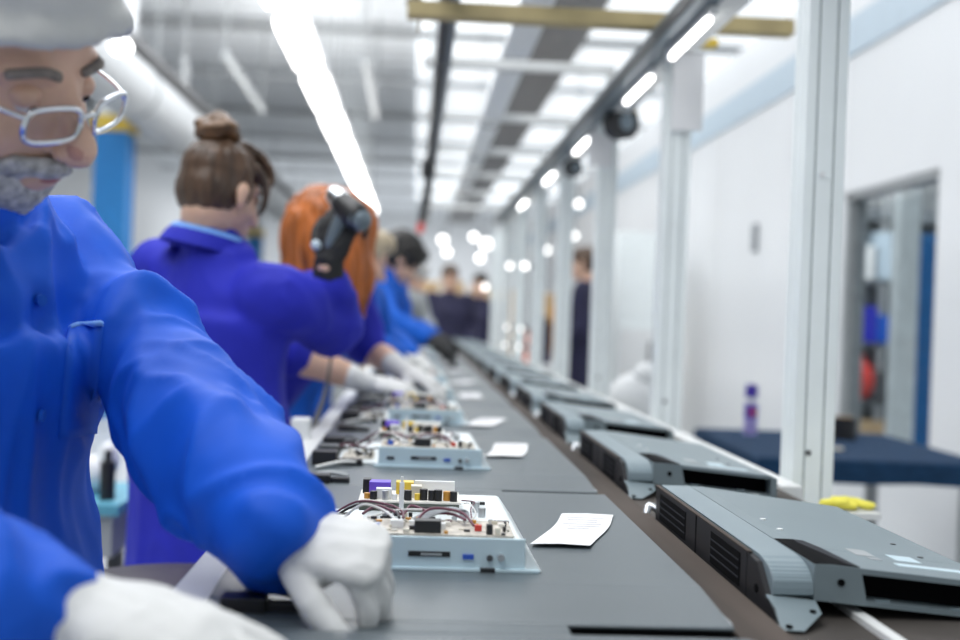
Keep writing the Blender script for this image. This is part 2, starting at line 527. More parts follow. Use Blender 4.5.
def make_tv():
    t = empty('television_panel', (.054, .975, ZB - .015))
    # shell: x -.21..+.21, y 0..73
    b = MB()
    prof = [(.010, .0285), (.006, .0300), (.0065, .0318), (.010, .0326), (.120, TZ - .0004), (.126, TZ), (.690, TZ), (.720, .0335), (.722, .0285)]
    b.prism(prof, 'x', -.2205, .2205)
    b.build('back_shell', M['shell'], t, bevel=.0012)
    MB().span((-.2205, .012, .001), (.2205, .718, .0284)).build('screen_bezel', M['screen_black'], t)
    MB().span((-.2205, .7225, .015), (.080, .752, .0330)).build('hinge_flange', M['shell'], t, bevel=.001)
    lip = MB().span((.2208, .02, .0287), (.2225, .715, .0325))
    lip.build('edge_strip', M['frame_grey'], t)
    # chassis: pressed sheet
    ch = MB()
    x0, x1, y0, y1 = -.17, .077, .170, .485
    z0 = TZ
    ch.span((x0, y0 + .02, z0), (x1 - .02, y1, z0 + .004))
    # raised tray with sloping right side
    ring = lambda a, z: [(-.105 + a * .2, y0 + a * .10, z), (x1 - a, y0 + a * .10, z), (x1 - a - .004, y1 - a * .8, z), (-.105 + a * .2, y1 - a * .8, z)]
    ch.loft([ring(0, z0), ring(.004, z0 + .006), ring(.018, z0 + .026), ring(.021, z0 + .0275)])
    c = ch.build('chassis_plate', M['chassis'], t, bevel=.0012)
    zt = z0 + .0275
    # front wall with ports
    fwp = MB().span((-.103, y0 - .001, z0 + .002), (.060, y0 + .003, zt + .004)).build('port_wall', M['chassis_wall'], t, bevel=.0008)
    MB().span((-.11, y0 - .006, z0), (.074, y0 + .004, z0 + .003)).build('foot_flange', M['chassis_wall'], t, bevel=.0006)
    yf = y0 - .0025
    MB().span((-.052, yf, z0 + .013), (-.012, yf + .002, z0 + .018)).build('slot', M['black_pl'], fwp)
    MB().span((-.040, yf - .0006, z0 + .0145), (-.020, yf + .001, z0 + .0165)).build('slot_contacts', M['steel'], fwp)
    MB().span((-.090, yf, z0 + .012), (-.078, yf + .002, z0 + .0165)).build('slot', M['black_pl'], fwp)
    MB().span((.000, yf - .001, z0 + .0115), (.0105, yf + .002, z0 + .016)).build('usb_port', M['blue_pl'], fwp)
    MB().cyl((.026, yf - .001, z0 + .013), (.026, yf + .003, z0 + .013), .003).build('jack', M['grey_d'], fwp)
    MB().cyl((.0365, yf - .006, z0 + .0145), (.0365, yf + .003, z0 + .0145), .0034).build('antenna_socket', M['steel'], fwp)
    MB().span((.017, y0 - .007, z0 - .0005), (.031, y0 + .0, z0 + .0035)).build('clip', M['black_pl'], fwp)
    # power board, far half
    pz = zt + .009
    px0, px1, py0, py1 = -.108, .004, .335, .415
    pw = MB().span((px0, py0, pz), (px1, py1, pz + .0018)).build('power_board', M['pcb_white'], t)
    MB().span((px0 + .001, py0 + .0005, zt), (px1 - .002, py0 + .004, pz - .0005)).build('board_skirt', M['pcb_edge'], pw)
    def bx(name, x, y, sx, sy, sz, mt, par, base=pz + .0018):
        MB().box((x, y, base + sz / 2), (sx, sy, sz)).build(name, M[mt], par, bevel=.0006)
    def cyl(name, x, y, r, h, mt, par, base=pz + .0018):
        MB().cyl((x, y, base), (x, y, base + h), r, seg=12).build(name, M[mt], par)
    bx('transformer', -.086, .385, .024, .022, .015, 'purple', pw)
    bx('transformer', -.058, .395, .020, .018, .014, 'yellow', pw)
    bx('transformer', -.081, .358, .017, .012, .011, 'white_pl', pw)
    bx('relay', -.107 + .006, .395, .009, .016, .016, 'black_pl', pw)
    bx('heat_sink', -.024, .404, .046, .006, .014, 'white_pl', pw)
    bx('heat_sink', -.045, .372, .012, .016, .013, 'ivory', pw)
    for q, (x, y, r, h, mt) in enumerate(((-.099, .352, .0035, .006, 'copper'), (-.092, .347, .004, .009, 'black_pl'), (-.079, .345, .0035, .010, 'steel'), (-.060, .352, .004, .010, 'black_pl'),
                             (-.054, .346, .004, .011, 'black_pl'), (-.037, .352, .0045, .012, 'black_pl'), (-.028, .350, .004, .011, 'black_pl'), (-.021, .348, .0045, .012, 'black_pl'),
                             (-.011, .352, .0045, .010, 'copper'), (-.004, .346, .004, .011, 'black_pl'), (-.044, .350, .003, .007, 'yellow'), (-.069, .348, .003, .006, 'white_pl'))):
        cyl('capacitor', x, y, r, h, mt, pw)
    # white upright cable clip in front of the power board
    MB().box((-.061, .322, zt + .017), (.005, .004, .034)).box((-.061, .322, zt + .036), (.003, .003, .008)).build('cable_clip', M['white_pl'], t, bevel=.0005)
    # main board, near half
    mz = zt + .003
    mb_ = MB().span((-.100, .180, mz), (.050, .262, mz + .0016)).build('main_board', M['pcb'], t)
    bz = mz + .0016
    def b2(name, x, y, sx, sy, sz, mt): bx(name, x, y, sx, sy, sz, mt, mb_, bz)
    b2('heat_sink', -.034, .193, .026, .016, .012, 'black_pl')
    b2('connector', -.085, .197, .009, .006, .007, 'blue_pl')
    b2('connector', .016, .205, .007, .005, .006, 'red_pl')
    b2('connector', -.064, .212, .013, .009, .008, 'white_pl')
    b2('connector', -.047, .221, .010, .006, .006, 'white_pl')
    b2('connector', -.033, .214, .010, .008, .006, 'white_pl')
    b2('connector', -.020, .211, .008, .007, .006, 'white_pl')
    b2('tuner', .026, .188, .006, .008, .010, 'black_pl')
    b2('connector', .034, .187, .005, .008, .007, 'ivory')
    rnd = random.Random(3)
    for q in range(46):
        x, y = rnd.uniform(-.098, .046), rnd.uniform(.183, .258)
        b2('chip', x, y, rnd.uniform(.002, .007), rnd.uniform(.002, .006), rnd.uniform(.0012, .005),
           rnd.choice(['ivory', 'black_pl', 'steel', 'pcb_edge', 'pcb_white', 'black_pl', 'ivory', 'wire_p', 'copper']))
    # left board in the flat part
    lb = MB().span((-.163, .225, z0 + .005), (-.112, .30, z0 + .0066)).build('driver_board', M['pcb'], t)
    for q in range(22):
        x, y = rnd.uniform(-.16, -.115), rnd.uniform(.228, .297)
        bx('chip', x, y, rnd.uniform(.002, .008), rnd.uniform(.002, .007), rnd.uniform(.002, .010),
           rnd.choice(['ivory', 'black_pl', 'steel', 'grey_d', 'pcb_white', 'black_pl']), lb, z0 + .0066)
    # bosses, latches on the right of the chassis
    MB().cyl((.025, .300, zt), (.025, .300, zt + .012), .004).build('stud', M['steel'], t)
    MB().cyl((.021, .345, zt), (.021, .345, zt + .011), .004).build('stud', M['steel'], t)
    MB().span((.018, .268, zt), (.036, .286, zt + .004)).build('mount_pad', M['chassis'], t, bevel=.0008)
    MB().span((.018, .395, zt), (.034, .401, zt + .003)).build('hook', M['black_pl'], t)
    MB().span((.036, .272, zt - .004), (.052, .278, zt + .003)).build('hook', M['black_pl'], t)
    for q in range(26):
        x, y = rnd.uniform(-.09, .0), rnd.uniform(.266, .326)
        if abs(x + .061) < .008 and y > .312: continue
        bx('chip', x, y, rnd.uniform(.003, .008), rnd.uniform(.002, .006), rnd.uniform(.001, .006), rnd.choice(['chassis', 'wire_g', 'white_pl', 'black_pl', 'steel', 'grey_d', 'ivory']), c, zt)
    # dark hinge pieces at the near left corner
    MB().span((-.205, .016, .0320), (-.168, .044, .045)).span((-.168, .022, .0320), (-.140, .034, .041)).build('hinge_bracket', M['black_pl'], t, bevel=.0015)
    MB().tube([(-.20, .050, .039), (-.17, .056, .043), (-.145, .050, .040)], .0035, seg=8).build('hinge_pin', M['frame_grey'], t, smooth=True)
    # wires
    zz = zt + .004
    def wire(name, pts, r, mt): MB().tube(pts, r, seg=6, cr=6).build(name, M[mt], t, smooth=True)
    wire('wire', [(-.10, .300, zz), (-.080, .288, zz + .008), (-.055, .298, zz + .004), (-.035, .280, zz + .010), (-.012, .300, zz + .004)], .0012, 'wire_b')
    wire('wire', [(-.095, .262, zz), (-.07, .278, zz + .006), (-.04, .272, zz + .009), (-.02, .285, zz + .005), (.002, .30, zz + .003)], .0011, 'wire_w')
    wire('wire', [(-.185, .33, z0 + .006), (-.15, .325, z0 + .012), (-.11, .318, zz + .004), (-.08, .300, zz + .006), (-.066, .270, zz + .006), (-.062, .215, zz + .01)], .0016, 'wire_b')
    wire('wire', [(-.185, .335, z0 + .006), (-.15, .330, z0 + .014), (-.11, .323, zz + .007), (-.075, .304, zz + .008), (-.060, .270, zz + .007), (-.058, .215, zz + .01)], .0013, 'wire_p')
    wire('wire', [(-.10, .275, zz + .003), (-.085, .283, zz + .01), (-.06, .265, zz + .005), (-.05, .29, zz + .01), (-.03, .262, zz + .008), (-.01, .27, zz + .006), (.004, .225, zz + .008)], .0015, 'wire_p')
    wire('wire', [(-.045, .222, zz + .006), (-.03, .25, zz + .014), (.0, .245, zz + .012), (.012, .215, zz + .004)], .0015, 'wire_p')
    wire('wire', [(-.118, .26, zz + .002), (-.10, .25, zz + .016), (-.08, .248, zz + .012), (-.066, .217, zz + .008)], .0014, 'wire_w')
    wire('wire', [(.008, .34, zz + .006), (.012, .30, zz + .012), (.016, .255, zz + .008), (.004, .235, zz + .002)], .0008, 'wire_w')
    wire('wire', [(.006, .36, zz + .006), (.018, .325, zz + .010), (.012, .28, zz + .010), (.012, .24, zz + .002)], .0008, 'wire_p')
    rbn = MB()
    for q in range(8):
        x = -.055 + q * .0001
        rbn.tube([(-.050 + q * .0016, .250 - q * .001, zz + .003), (-.028 + q * .0016, .266 - q * .0016, zz + .010), (-.004 + q * .0014, .278 - q * .0022, zz + .011), (.001 + q * .0012, .262 - q * .002, zz + .005)], .0008, seg=5, cr=5)
    rbn.build('ribbon_cable', M['wire_g'], t, smooth=True)
    # speakers at the left edge
    MB().span((-.207, .165, z0), (-.168, .195, z0 + .022)).span((-.168, .172, z0), (-.128, .190, z0 + .010)).build('speaker_box', M['black_pl'], t, bevel=.002)
    MB().span((-.205, .27, z0), (-.172, .305, z0 + .02)).build('speaker_box', M['grey_d'], t, bevel=.003)
    MB().span((-.205, .36, z0), (-.168, .395, z0 + .024)).build('speaker_box', M['black_pl'], t, bevel=.003)
    MB().span((-.195, .43, z0), (-.15, .452, z0 + .012)).build('bracket', M['black_pl'], t, bevel=.002)
    wire('speaker_wire', [(-.19, .195, z0 + .006), (-.18, .23, z0 + .018), (-.15, .25, z0 + .02), (-.12, .235, z0 + .02), (-.105, .22, z0 + .024)], .0014, 'wire_b')
    wire('speaker_wire', [(-.19, .305, z0 + .006), (-.165, .34, z0 + .015), (-.135, .33, z0 + .012), (-.118, .345, z0 + .022)], .0015, 'wire_p')
    wire('speaker_wire', [(-.19, .44, z0 + .01), (-.165, .42, z0 + .02), (-.14, .38, z0 + .016), (-.12, .37, z0 + .018)], .0015, 'wire_b')
    wire('speaker_wire', [(-.195, .12, z0 + .003), (-.16, .150, z0 + .008), (-.14, .17, z0 + .006)], .003, 'wire_w')
    return t


tv0 = make_tv()
NTV = 14
tvs = []
tv0['label'] = 'grey flat screen unit lying back up, board chassis in sharp focus, second along the line'
tag(tv0, cat='television', group='screen units along the belt')
tvs.append(tv0)
FAR_SKIP = ('chip', 'capacitor', 'wire', 'speaker_wire', 'slot_contacts', 'jack', 'clip', 'hook', 'stud', 'antenna_socket', 'slot', 'usb_port', 'mount_pad')
tv_labels = {0: 'grey screen unit at the very front whose edge the moustached man holds',
             2: 'grey screen unit behind the sharp one, black speaker box at its left corner',
             3: 'grey screen unit under the white gloved hands of the red haired worker'}
for k in range(0, NTV):
    if k == 1: continue
    lb = tv_labels.get(k, 'blurred grey screen unit with white chassis, %s from the camera on the belt' % ORD[k])
    tvs.append(copy_tree(tv0, (.054, .975 + PITCH_Y * (k - 1), ZB - .015), lb, 'screen units along the belt', skip=FAR_SKIP if k >= 5 else ()))

# instruction sheets on the right of the panels
def sheet(cx, y, a, k):
    b = MB()
    n = 10
    hx, hy = .032, .105
    top, bot = [], []
    for i in range(n + 1):
        u, v = 0, i / n - .5
        z = .0016 + .006 * max(0, v - .3) ** 1.2 + .020 * max(0, -v - .35) ** 1.2
        xo = .055 * v + .0025 * math.sin(6 * v + k)
        top.append([(xo - hx, 2 * hy * v, z + .0005), (xo, 2 * hy * v + .002, z + .0012), (xo + hx, 2 * hy * v, z + .0005)])
        bot.append([(xo - hx, 2 * hy * v, z), (xo, 2 * hy * v + .002, z + .0007), (xo + hx, 2 * hy * v, z)])
    b.loft([t_ + list(reversed(q)) for t_, q in zip(top, bot)])
    o = b.build('paper_sheet', M['paper'], loc=(cx, y, ZB - .015 + TZ))
    o.rotation_euler = (0, 0, a)
    ink = MB()
    for q in range(6):
        v = .36 - q * .07
        z = .0016 + .006 * max(0, v - .3) ** 1.2 + .0014
        ink.box((.055 * v + .006 * math.sin(6 * v + k) - .004 * (q % 2), 2 * hy * v, z), (.046 - .010 * (q % 3), .0014, .0003))
    ink.build('printed_lines', M['ink'], o)
    return o


for k in range(1, 12):
    y = .96 + PITCH_Y * (k - 1)
    cx, yy, a = [(.165, y + .365, -.10), (.157, y + .30, .02), (.165, y + .24, -.03), (.175, y + .34, .25), (.175, y + .3, -.05)][(k - 1) % 5]
    if k == 1: cx, yy, a = .195, 1.372, -.02
    if k == 2: cx, yy, a = .178, 2.16, .10
    o = sheet(cx, yy, a, k)
    tag(o, ['white printed sheet in focus on the panel right of the sharp circuit boards', 'white paper sheet on the panel just behind the sharp one',
            'white paper sheet on the panel third back, near the gloved hands'][k - 1] if k < 4 else 'blurred white paper sheet, %s from the camera along the belt' % ORD[k - 1], 'paper sheet', 'instruction sheets on the panels')


# ------------------------------------------------------------------ plastic back covers on the right belt
def make_cover():
    t = empty('back_cover', (.333, 1.03, ZB))
    zt = .050
    # hump on the left with a curved ribbed near end: profile in (y, z)
    hump = [(.066, .018), (.058, .022), (.0585, .028), (.060, .034), (.0645, .0388), (.071, .0426), (.079, .0457), (.089, .0480), (.101, .0494), (.115, zt), (.565, zt), (.570, .012), (.12, .012)]
    b = MB()
    b.prism(hump, 'x', .006, .044)
    b.build('speaker_hump', M['cover_rib'], t, bevel=.0008)
    # wedge shaped main plate, sloping down to the right
    top = lambda x: .050 if x < .06 else .050 - (x - .06) * .088
    bot = lambda x: max(.0008, .017 - (x - .044) * .088)
    far = lambda x: .562 - (x - .044) * .26
    pl = MB()
    xs = (.0445, .060, .150, .228, .240)
    def slab(y0, y1, lo, hi, xs):
        pl.loft([[(x, y0, lo(x)), (x, y0, hi(x)), (x, y1 if y1 else far(x), hi(x)), (x, y1 if y1 else far(x), lo(x))] for x in xs])
    edge = lambda x: top(x) if x < .235 else top(x) - .004
    slab(.1505, None, bot, edge, xs)                                   # body behind the slot
    slab(.060, .150, bot, edge, (.0445, .060, .0885))                  # solid corner left of the slot
    slab(.060, .150, lambda x: top(x) - .0055, edge, (.0886, .150, .228, .240))   # roof of the slot
    slab(.060, .150, bot, lambda x: bot(x) + .0045, (.0886, .150, .228, .240))    # sill of the slot
    slab(.060, .150, bot, edge, (.2305, .240))                         # right end of the slot
    pl.loft([[(.0886, .060, bot(.09)), (.0886, .060, top(.09)), (.0886, .075, top(.09)), (.0886, .075, bot(.09))],
             [(.0960, .060, bot(.096)), (.0890, .060, top(.09) - .003), (.0890, .075, top(.09) - .003), (.0960, .075, bot(.096))]])
    pl.build('cover_plate', M['cover'], t)
    MB().loft([[(x, .085, bot(x) + .0046), (x, .085, top(x) - .0056), (x, .149, top(x) - .0056), (x, .149, bot(x) + .0046)] for x in (.0888, .150, .230)]).build('slot_shade', M['vent_shade'], t)  # black filler standing in for the shade of the deep slot
    for x in (.104, .176):
        MB().span((x, .062, bot(x) + .004), (x + .014, .066, bot(x) + .0062)).build('slot_catch', M['cover_rib'], t)
    # flat patches on top: recess shade in black, its lit side in lighter tone
    MB().loft([[(x, y, top(x) + e) for y, e in ((.062, .0002), (.062, .0007), (y1, .0007), (y1, .0002))] for x, y1 in ((.0450, .186), (.060, .185), (.074, .184), (.081, .150), (.088, .070))]).build('notch_shade', M['vent_shade'], t)
    MB().loft([[(x, y, top(x) + e) for y, e in ((y0, .0007), (y0, .0010), (y1, .0010), (y1, .0007))] for x, y0, y1 in ((.063, .165, .185), (.074, .105, .184), (.081, .066, .149), (.0875, .063, .069))]).build('notch_wall_tone', M['vent_slat'], t)
    MB().cyl((.070, .0585, .034), (.070, .0605, .034), .0034, seg=12).build('screw_hole', M['vent_shade'], t)
    # vent wall on the left
    vw = MB()
    vw.span((.0, .128, .001), (.0058, .336, .0475)).span((.0, .342, .001), (.0058, .568, .0475))
    v = vw.build('vent_wall', M['vent_frame'], t, bevel=.0008)
    MB().span((.001, .3365, .003), (.0055, .3415, .046)).build('wall_gap', M['vent_shade'], v)
    for y0, y1 in ((.150, .268), (.390, .540)):
        MB().span((-.0007, y0, .008), (.001, y1, .042)).build('vent', M['vent_shade'], v)
        sl = MB()
        for q in range(3):
            zc = .0165 + q * .0086
            sl.span((-.0014, y0 + .002, zc - .0008), (.0, y1 - .002, zc + .0008))
        sl.build('vent_slats', M['vent_slat'], v)
    MB().span((-.001, .122, .0477), (.004, .570, .0492)).build('edge_trim', M['guide'], t)
    MB().prism([(.127, .002), (.127, .047), (.095, .045), (.064, .022), (.014, .003)], 'x', .0005, .0058).build('cheek', M['vent_frame'], t)
    MB().cyl((-.001, .092, .020), (.001, .092, .020), .0042, seg=12).build('screw_hole', M['vent_shade'], t)
    fb = MB()
    fb.loft([[(.000, .060, .0215), (.046, .058, .0175), (.046, .062, .015), (.000, .064, .019)],
             [(.002, .036, .0140), (.044, .034, .0110), (.044, .038, .0085), (.002, .040, .0115)],
             [(-.002, .004, .0030), (.018, .002, .0030), (.018, .006, .0006), (-.002, .008, .0006)]])
    f = fb.build('foot_bracket', M['cover'], t, bevel=.0006)
    MB().cyl((.006, .009, .0012), (.006, .0085, .0060), .0032, seg=12).build('bracket_hole', M['vent_shade'], f)
    MB().cyl((.036, .036, .0086), (.036, .0355, .0132), .0030, seg=12).build('bracket_hole', M['vent_shade'], f)
    for x, y in ((.069, .309), (.069, .246)):
        MB().cyl((x, y, top(x) - .001), (x, y, top(x) + .0014), .0034, seg=12).build('screw', M['white_pl'], t)
    for x, y in ((.190, .235), (.190, .165)):
        MB().cyl((x, y, top(x) - .001), (x, y, top(x) + .0009), .003, seg=12).build('screw', M['grey_d'], t)
    def label(x0, x1, y0, y1, mt, nm):
        MB().loft([[(x, y, top(x) + e) for x, y in ((x0, y0), (x1, y0), (x1, y1), (x0, y1))] for e in (-.001, .0004)]).build(nm, M[mt], t)
    label(.112, .132, .135, .168, 'frame_grey', 'rating_plate')
    label(.120, .132, .118, .130, 'wire_g', 'rating_plate')
    label(.150, .176, .128, .158, 'chassis_wall', 'sticker')
    label(.140, .205, .098, .112, 'chassis_wall', 'sticker')
    MB().tube([(-.010, .580, .008), (-.004, .590, .018), (.008, .582, .012)], .005, seg=8).build('clip', M['steel'], t, smooth=True)
    return t


cv0 = make_cover()
tag(cv0, 'grey plastic back cover in focus at the right, nearest the camera', 'back cover', 'back covers along the right belt')
CSKIP = ('screw', 'bracket_hole', 'rating_plate', 'clip', 'wall_gap')
for k in range(1, 13):
    lb = 'grey plastic back cover, %s of the row, %s' % (ORD[k], 'left of the navy table' if k == 1 else 'blurred further along the right belt')
    copy_tree(cv0, (.333, 1.03 + PITCH_Y * k, ZB), lb, 'back covers along the right belt', skip=CSKIP if k >= 4 else ())

# ------------------------------------------------------------------ posts and overhead track
ZT = 1.93


def make_post():
    t = empty('aluminium_post', (.702, 2.09, 0))
    h, H = .036, ZT
    b = MB()
    b.span((-h + .006, -h + .006, .02), (h - .006, h - .006, H - .001))
    # four corner lands, two ribs per face => grooves between
    core = b.build('post_core', M['groove'], t)
    c = MB()
    for sx in (-1, 1):
        for sy in (-1, 1):
            c.span((sx * h, sy * h, .02), (sx * (h - .0185), sy * (h - .0185), H))
    for s in (-1, 1):
        c.span((-.0145, s * h, .02), (.0145, s * (h - .008), H)).span((s * h, -.0145, .02), (s * (h - .008), .0145, H))
    c.build('profile', M['alu'], t, bevel=.0015)
    MB().span((-.07, -.07, 0), (.07, .07, .02)).build('base_plate', M['frame_grey'], t, bevel=.003)
    MB().span((-.044, -.012, ZB - .05), (-h, .012, ZB - .01)).build('bracket', M['alu'], t)
    MB().cyl((-.010, -h - .003, ZB + .05), (-.010, -h, ZB + .05), .005).build('bolt', M['grey_d'], t)
    MB().cyl((-.004, -h - .003, 1.465), (-.004, -h, 1.465), .005).build('bolt', M['white_pl'], t)
    return t


p0 = make_post()
tag(p0, 'tall white aluminium profile post nearest the camera, beside the navy table', 'post', 'posts along the right of the line')
for k in range(1, 8):
    copy_tree(p0, (.702, 2.09 + 1.2 * k, 0), 'white aluminium post of the line frame, %s from the camera' % ORD[k], 'posts along the right of the line')

tr = empty('overhead_track', (.685, 0, ZT), 0, 'dark overhead track running along the tops of the white posts', 'track')
MB().span((-.075, 1.2, .002), (-.015, 9.6, .05)).build('track_body', M['track_grey'], tr)
MB().span((-.055, 1.2, .0505), (-.035, 9.6, .075)).build('track_rail', M['track_dark'], tr)
MB().span((-.014, 1.2, .002), (.05, 9.6, .035)).build('track_plate', M['rail_white'], tr)
MB().span((-.090, 1.2, .004), (-.0755, 9.6, .022)).build('track_rail', M['track_dark'], tr)
for k, y in enumerate((2.97, 3.66, 4.9, 6.1, 7.6)):
    o = empty('tube_lamp', (.705, y, ZT - .002), 0, 'slim lit tube lamp under the track, %s from the camera' % ORD[k], 'lamp', 'tube lamps under the overhead track')
    MB().span((-.055, -.24, -.018), (-.035, .24, .0)).build('lamp_body', M['white_pl'], o)
    MB().tube([(-.045, -.20, -.024), (-.045, .20, -.024)], .0075, seg=10, cr=2).build('tube', M['lamp'], o, smooth=True)
# cross bars on the posts
for k in range(1, 8):
    y = 2.1 + 1.2 * k
    if k == 1:
        o = MB().span((-.05, y - .03, ZT + .076), (1.02, y + .03, ZT + .118)).build('cross_bar', M['tan'], bevel=.002)
        tag(o, 'tan cross bar over the line in front of the ducts', 'cross bar', None)
    else:
        o = MB().span((0, y - .02, ZT + .19), (.72, y + .02, ZT + .225)).span((.69, y - .02, ZT + .03), (.72, y + .02, ZT + .20)).build('cross_bar', M['rail_white'], bevel=.002)
        tag(o, 'white cross bar over the line, %s from the camera' % ORD[k - 2], 'cross bar', 'white cross bars over the line')
# silver luminaire housings lying along the line
for k in range(5):
    y = 3.18 + 1.38 * k
    o = empty('luminaire_housing', (.33, y, ZT + .19), 0, 'silver sheet metal housing over the line, %s from the camera' % ORD[k], 'housing', 'silver housings over the line')
    b = MB()
    b.prism([(-.055, .0), (.045, .0), (.075, .11), (-.03, .11)], 'y', 0, 1.1)
    b.build('housing_body', M['silver'], o, bevel=.003)
    MB().prism([(-.050, .005), (.041, .005), (.069, .104), (-.028, .104)], 'y', -.006, -.0005).build('end_plate', M['wire_g'], o)
    for q in range(5):
        MB().span((-.034 + q * .016, -.010, .02), (-.030 + q * .016, -.0065, .095)).build('end_fin', M['frame_grey'], o)
# dark trolley rail
o = empty('trolley_rail', (.07, 0, ZT + .15), 0, 'dark trolley rail hanging above the middle of the line', 'rail')
MB().span((-.030, 2.2, 0), (-.006, 12, .05)).build('rail_side', M['track_dark'], o)
MB().span((.004, 2.2, .002), (.026, 12, .05)).build('rail_side', M['track_grey'], o)
MB().span((-.026, 2.2, .0502), (.022, 12, .07)).build('rail_top', M['track_dark'], o)
for q in range(4):
    MB().cyl((0, 4.5 + q * 2.4, .07), (0, 4.5 + q * 2.4, 3.05), .006, seg=8).build('drop_rod', M['frame_grey'], o)
# hanging black tool and its hose
c0 = at(428, 168, 7.0)
o = empty('hanging_power_tool', c0, 0, 'black hanging tool with hose and red tip above the far line', 'hanging tool')
MB().tube([(0, 0, .06), (0, 0, .03), (0, 0, -.03), (0, 0, -.07)], [.02, .042, .042, .016], seg=14).build('tool_body', M['black_pl'], o, smooth=True)
MB().tube([(0, 0, -.06), (-.01, 0, -.15), (-.025, 0, -.25), (-.03, 0, -.33)], .018, seg=10).build('hose', M['track_dark'], o, smooth=True)
MB().tube([(-.03, 0, -.335), (-.03, 0, -.365)], .022, seg=10).build('tip', M['red_pl'], o, smooth=True)
MB().tube([(0, 0, .06), (.0, 0, .2)], .010, seg=8).build('suspension_cord', M['black_pl'], o, smooth=True)
c0 = at(415, 3, 3.3)
o = empty('spring_balancer', c0, 0, 'small black balancer with white cord at the top by the tan bar', 'balancer')
MB().ell((0, 0, 0), (.025, .02, .02)).build('balancer_body', M['black_pl'], o, smooth=True)
MB().tube([(.012, 0, -.01), (.014, 0, -.05), (.012, 0, -.075)], .004, seg=6).build('cord', M['ivory'], o, smooth=True)
MB().cyl((0, 0, .015), (0, 0, .12), .006).build('hook', M['black_pl'], o)
# cable tray higher up
o = empty('cable_tray', (1.02, 0, 3.45), 0, 'wide grey galvanised cable tray under the skylights', 'cable tray')
MB().span((-.28, 5, 0), (.28, 30, .02)).build('tray_base', M['tray'], o)
MB().span((-.28, 5, .021), (-.26, 30, .10)).build('tray_side', M['tray'], o)
MB().span((.26, 5, .021), (.28, 30, .10)).build('tray_side', M['tray'], o)
for q in range(7):
    MB().cyl((0, 6 + 3.4 * q + 3.2, .02), (0, 6 + 3.4 * q + 3.2, .93), .01, seg=8).build('drop_rod', M['frame_grey'], o)
# white sheet hung on the second post, yellow clips
for k, (px, py, Y, w_, h_) in enumerate(((688, 92, 3.24, .085, .21), (600, 150, 4.43, .09, .12))):
    c0 = at(px, py, Y)
    o = MB().span((-w_ / 2, -.002, -h_ / 2), (w_ / 2, .002, h_ / 2)).build('hanging_notice', M['paper'], loc=c0)
    tag(o, ['white paper notice hung at the top of the second post', 'white paper notice high on the third post'][k], 'notice')
for k, (px, py, Y) in enumerate(((718, 33, 3.3), (662, 84, 4.5))):
    o = MB().box((0, 0, 0), (.09, .05, .02)).build('clamp', M['yellow'], bevel=.003, loc=(.765, Y, ZT + .0451))
    tag(o, ['yellow clamp beside the track above the second post', 'yellow clamp beside the track above the third post'][k], 'clamp')
# clip-on fans
for k, (px, py, Y, s) in enumerate(((621, 123, 4.25, 1.05), (573, 168, 5.4, .72))):
    o = empty('clip_fan', at(px, py, Y), .5, ['black round fan fixed below the track near the third post', 'smaller looking black fan further along below the track'][k], 'fan')
    MB().cyl((0, -.03 * s, 0), (0, .03 * s, 0), .058 * s, seg=24).build('fan_housing', M['black_pl'], o, bevel=.004, smooth=False)
    MB().cyl((0, -.034 * s, 0), (0, -.030 * s, 0), .030 * s, seg=20).build('fan_hub', M['track_grey'], o)
    MB().tube([(.03 * s, 0, .03 * s), (.06 * s, 0, .07 * s), (.07 * s, 0, .14 * s)], .010 * s, seg=8).build('fan_arm', M['black_pl'], o, smooth=True)

# ------------------------------------------------------------------ hall lamps, duct, columns
for k in range(9):
    y = 4.65 + 1.53 * k
    o = empty('ceiling_lamp', (-.715, y, 2.70), 0, 'bright twin tube ceiling lamp, %s of the row over the workers' % ORD[k], 'ceiling lamp', 'lamp row over the workers')
    MB().span((-.09, .06, .03), (.09, 1.47, .075)).build('lamp_housing', M['white_pl'], o)
    for s in (-1, 1):
        MB().tube([(s * .046, .22, .0), (s * .046, 1.31, .0)], .036, seg=12, cr=2).build('tube', M['lamp'], o, smooth=True)
    for q in (.3, 1.2):
        MB().cyl((0, q, .075), (0, q, 2.3), .005, seg=6).build('suspension_wire', M['frame_grey'], o)
o = empty('air_duct', (-2.75, 0, 3.2), 0, 'fat white round air duct running along the left of the hall', 'duct')
for k in range(9):
    MB().cyl((0, 5.5 + 3 * k, 0), (0, 8.46 + 3 * k, 0), .27, seg=28).build('duct_section', M['duct'], o, smooth=False)
    MB().cyl((0, 8.46 + 3 * k, 0), (0, 8.5 + 3 * k, 0), .285, seg=28).build('duct_collar', M['frame_grey'], o)
MB().span((-.04, 5.5, .30), (.20, 33, .36)).build('pipe_tray', M['tray'], o)
for k in range(8):
    MB().cyl((0, 7 + 3.4 * k + 2.2, .36), (0, 7 + 3.4 * k + 2.2, 1.18), .01, seg=6).build('hanger', M['frame_grey'], o)
lp = empty('round_lamp', at(121, 47, 8.0), 0, 'single bright lamp beside the white duct by the cap', 'lamp')
MB().ell((0, 0, 0), (.07, .07, .05)).build('bulb', M['lamp'], lp, smooth=True)
MB().cyl((0, 0, .04), (0, 0, .09), .05, .03).build('shade', M['white_pl'], lp)
MB().cyl((0, 0, .09), (0, 0, 4.98 - lp.location.z), .004, seg=6).build('cord', M['grey_d'], lp)
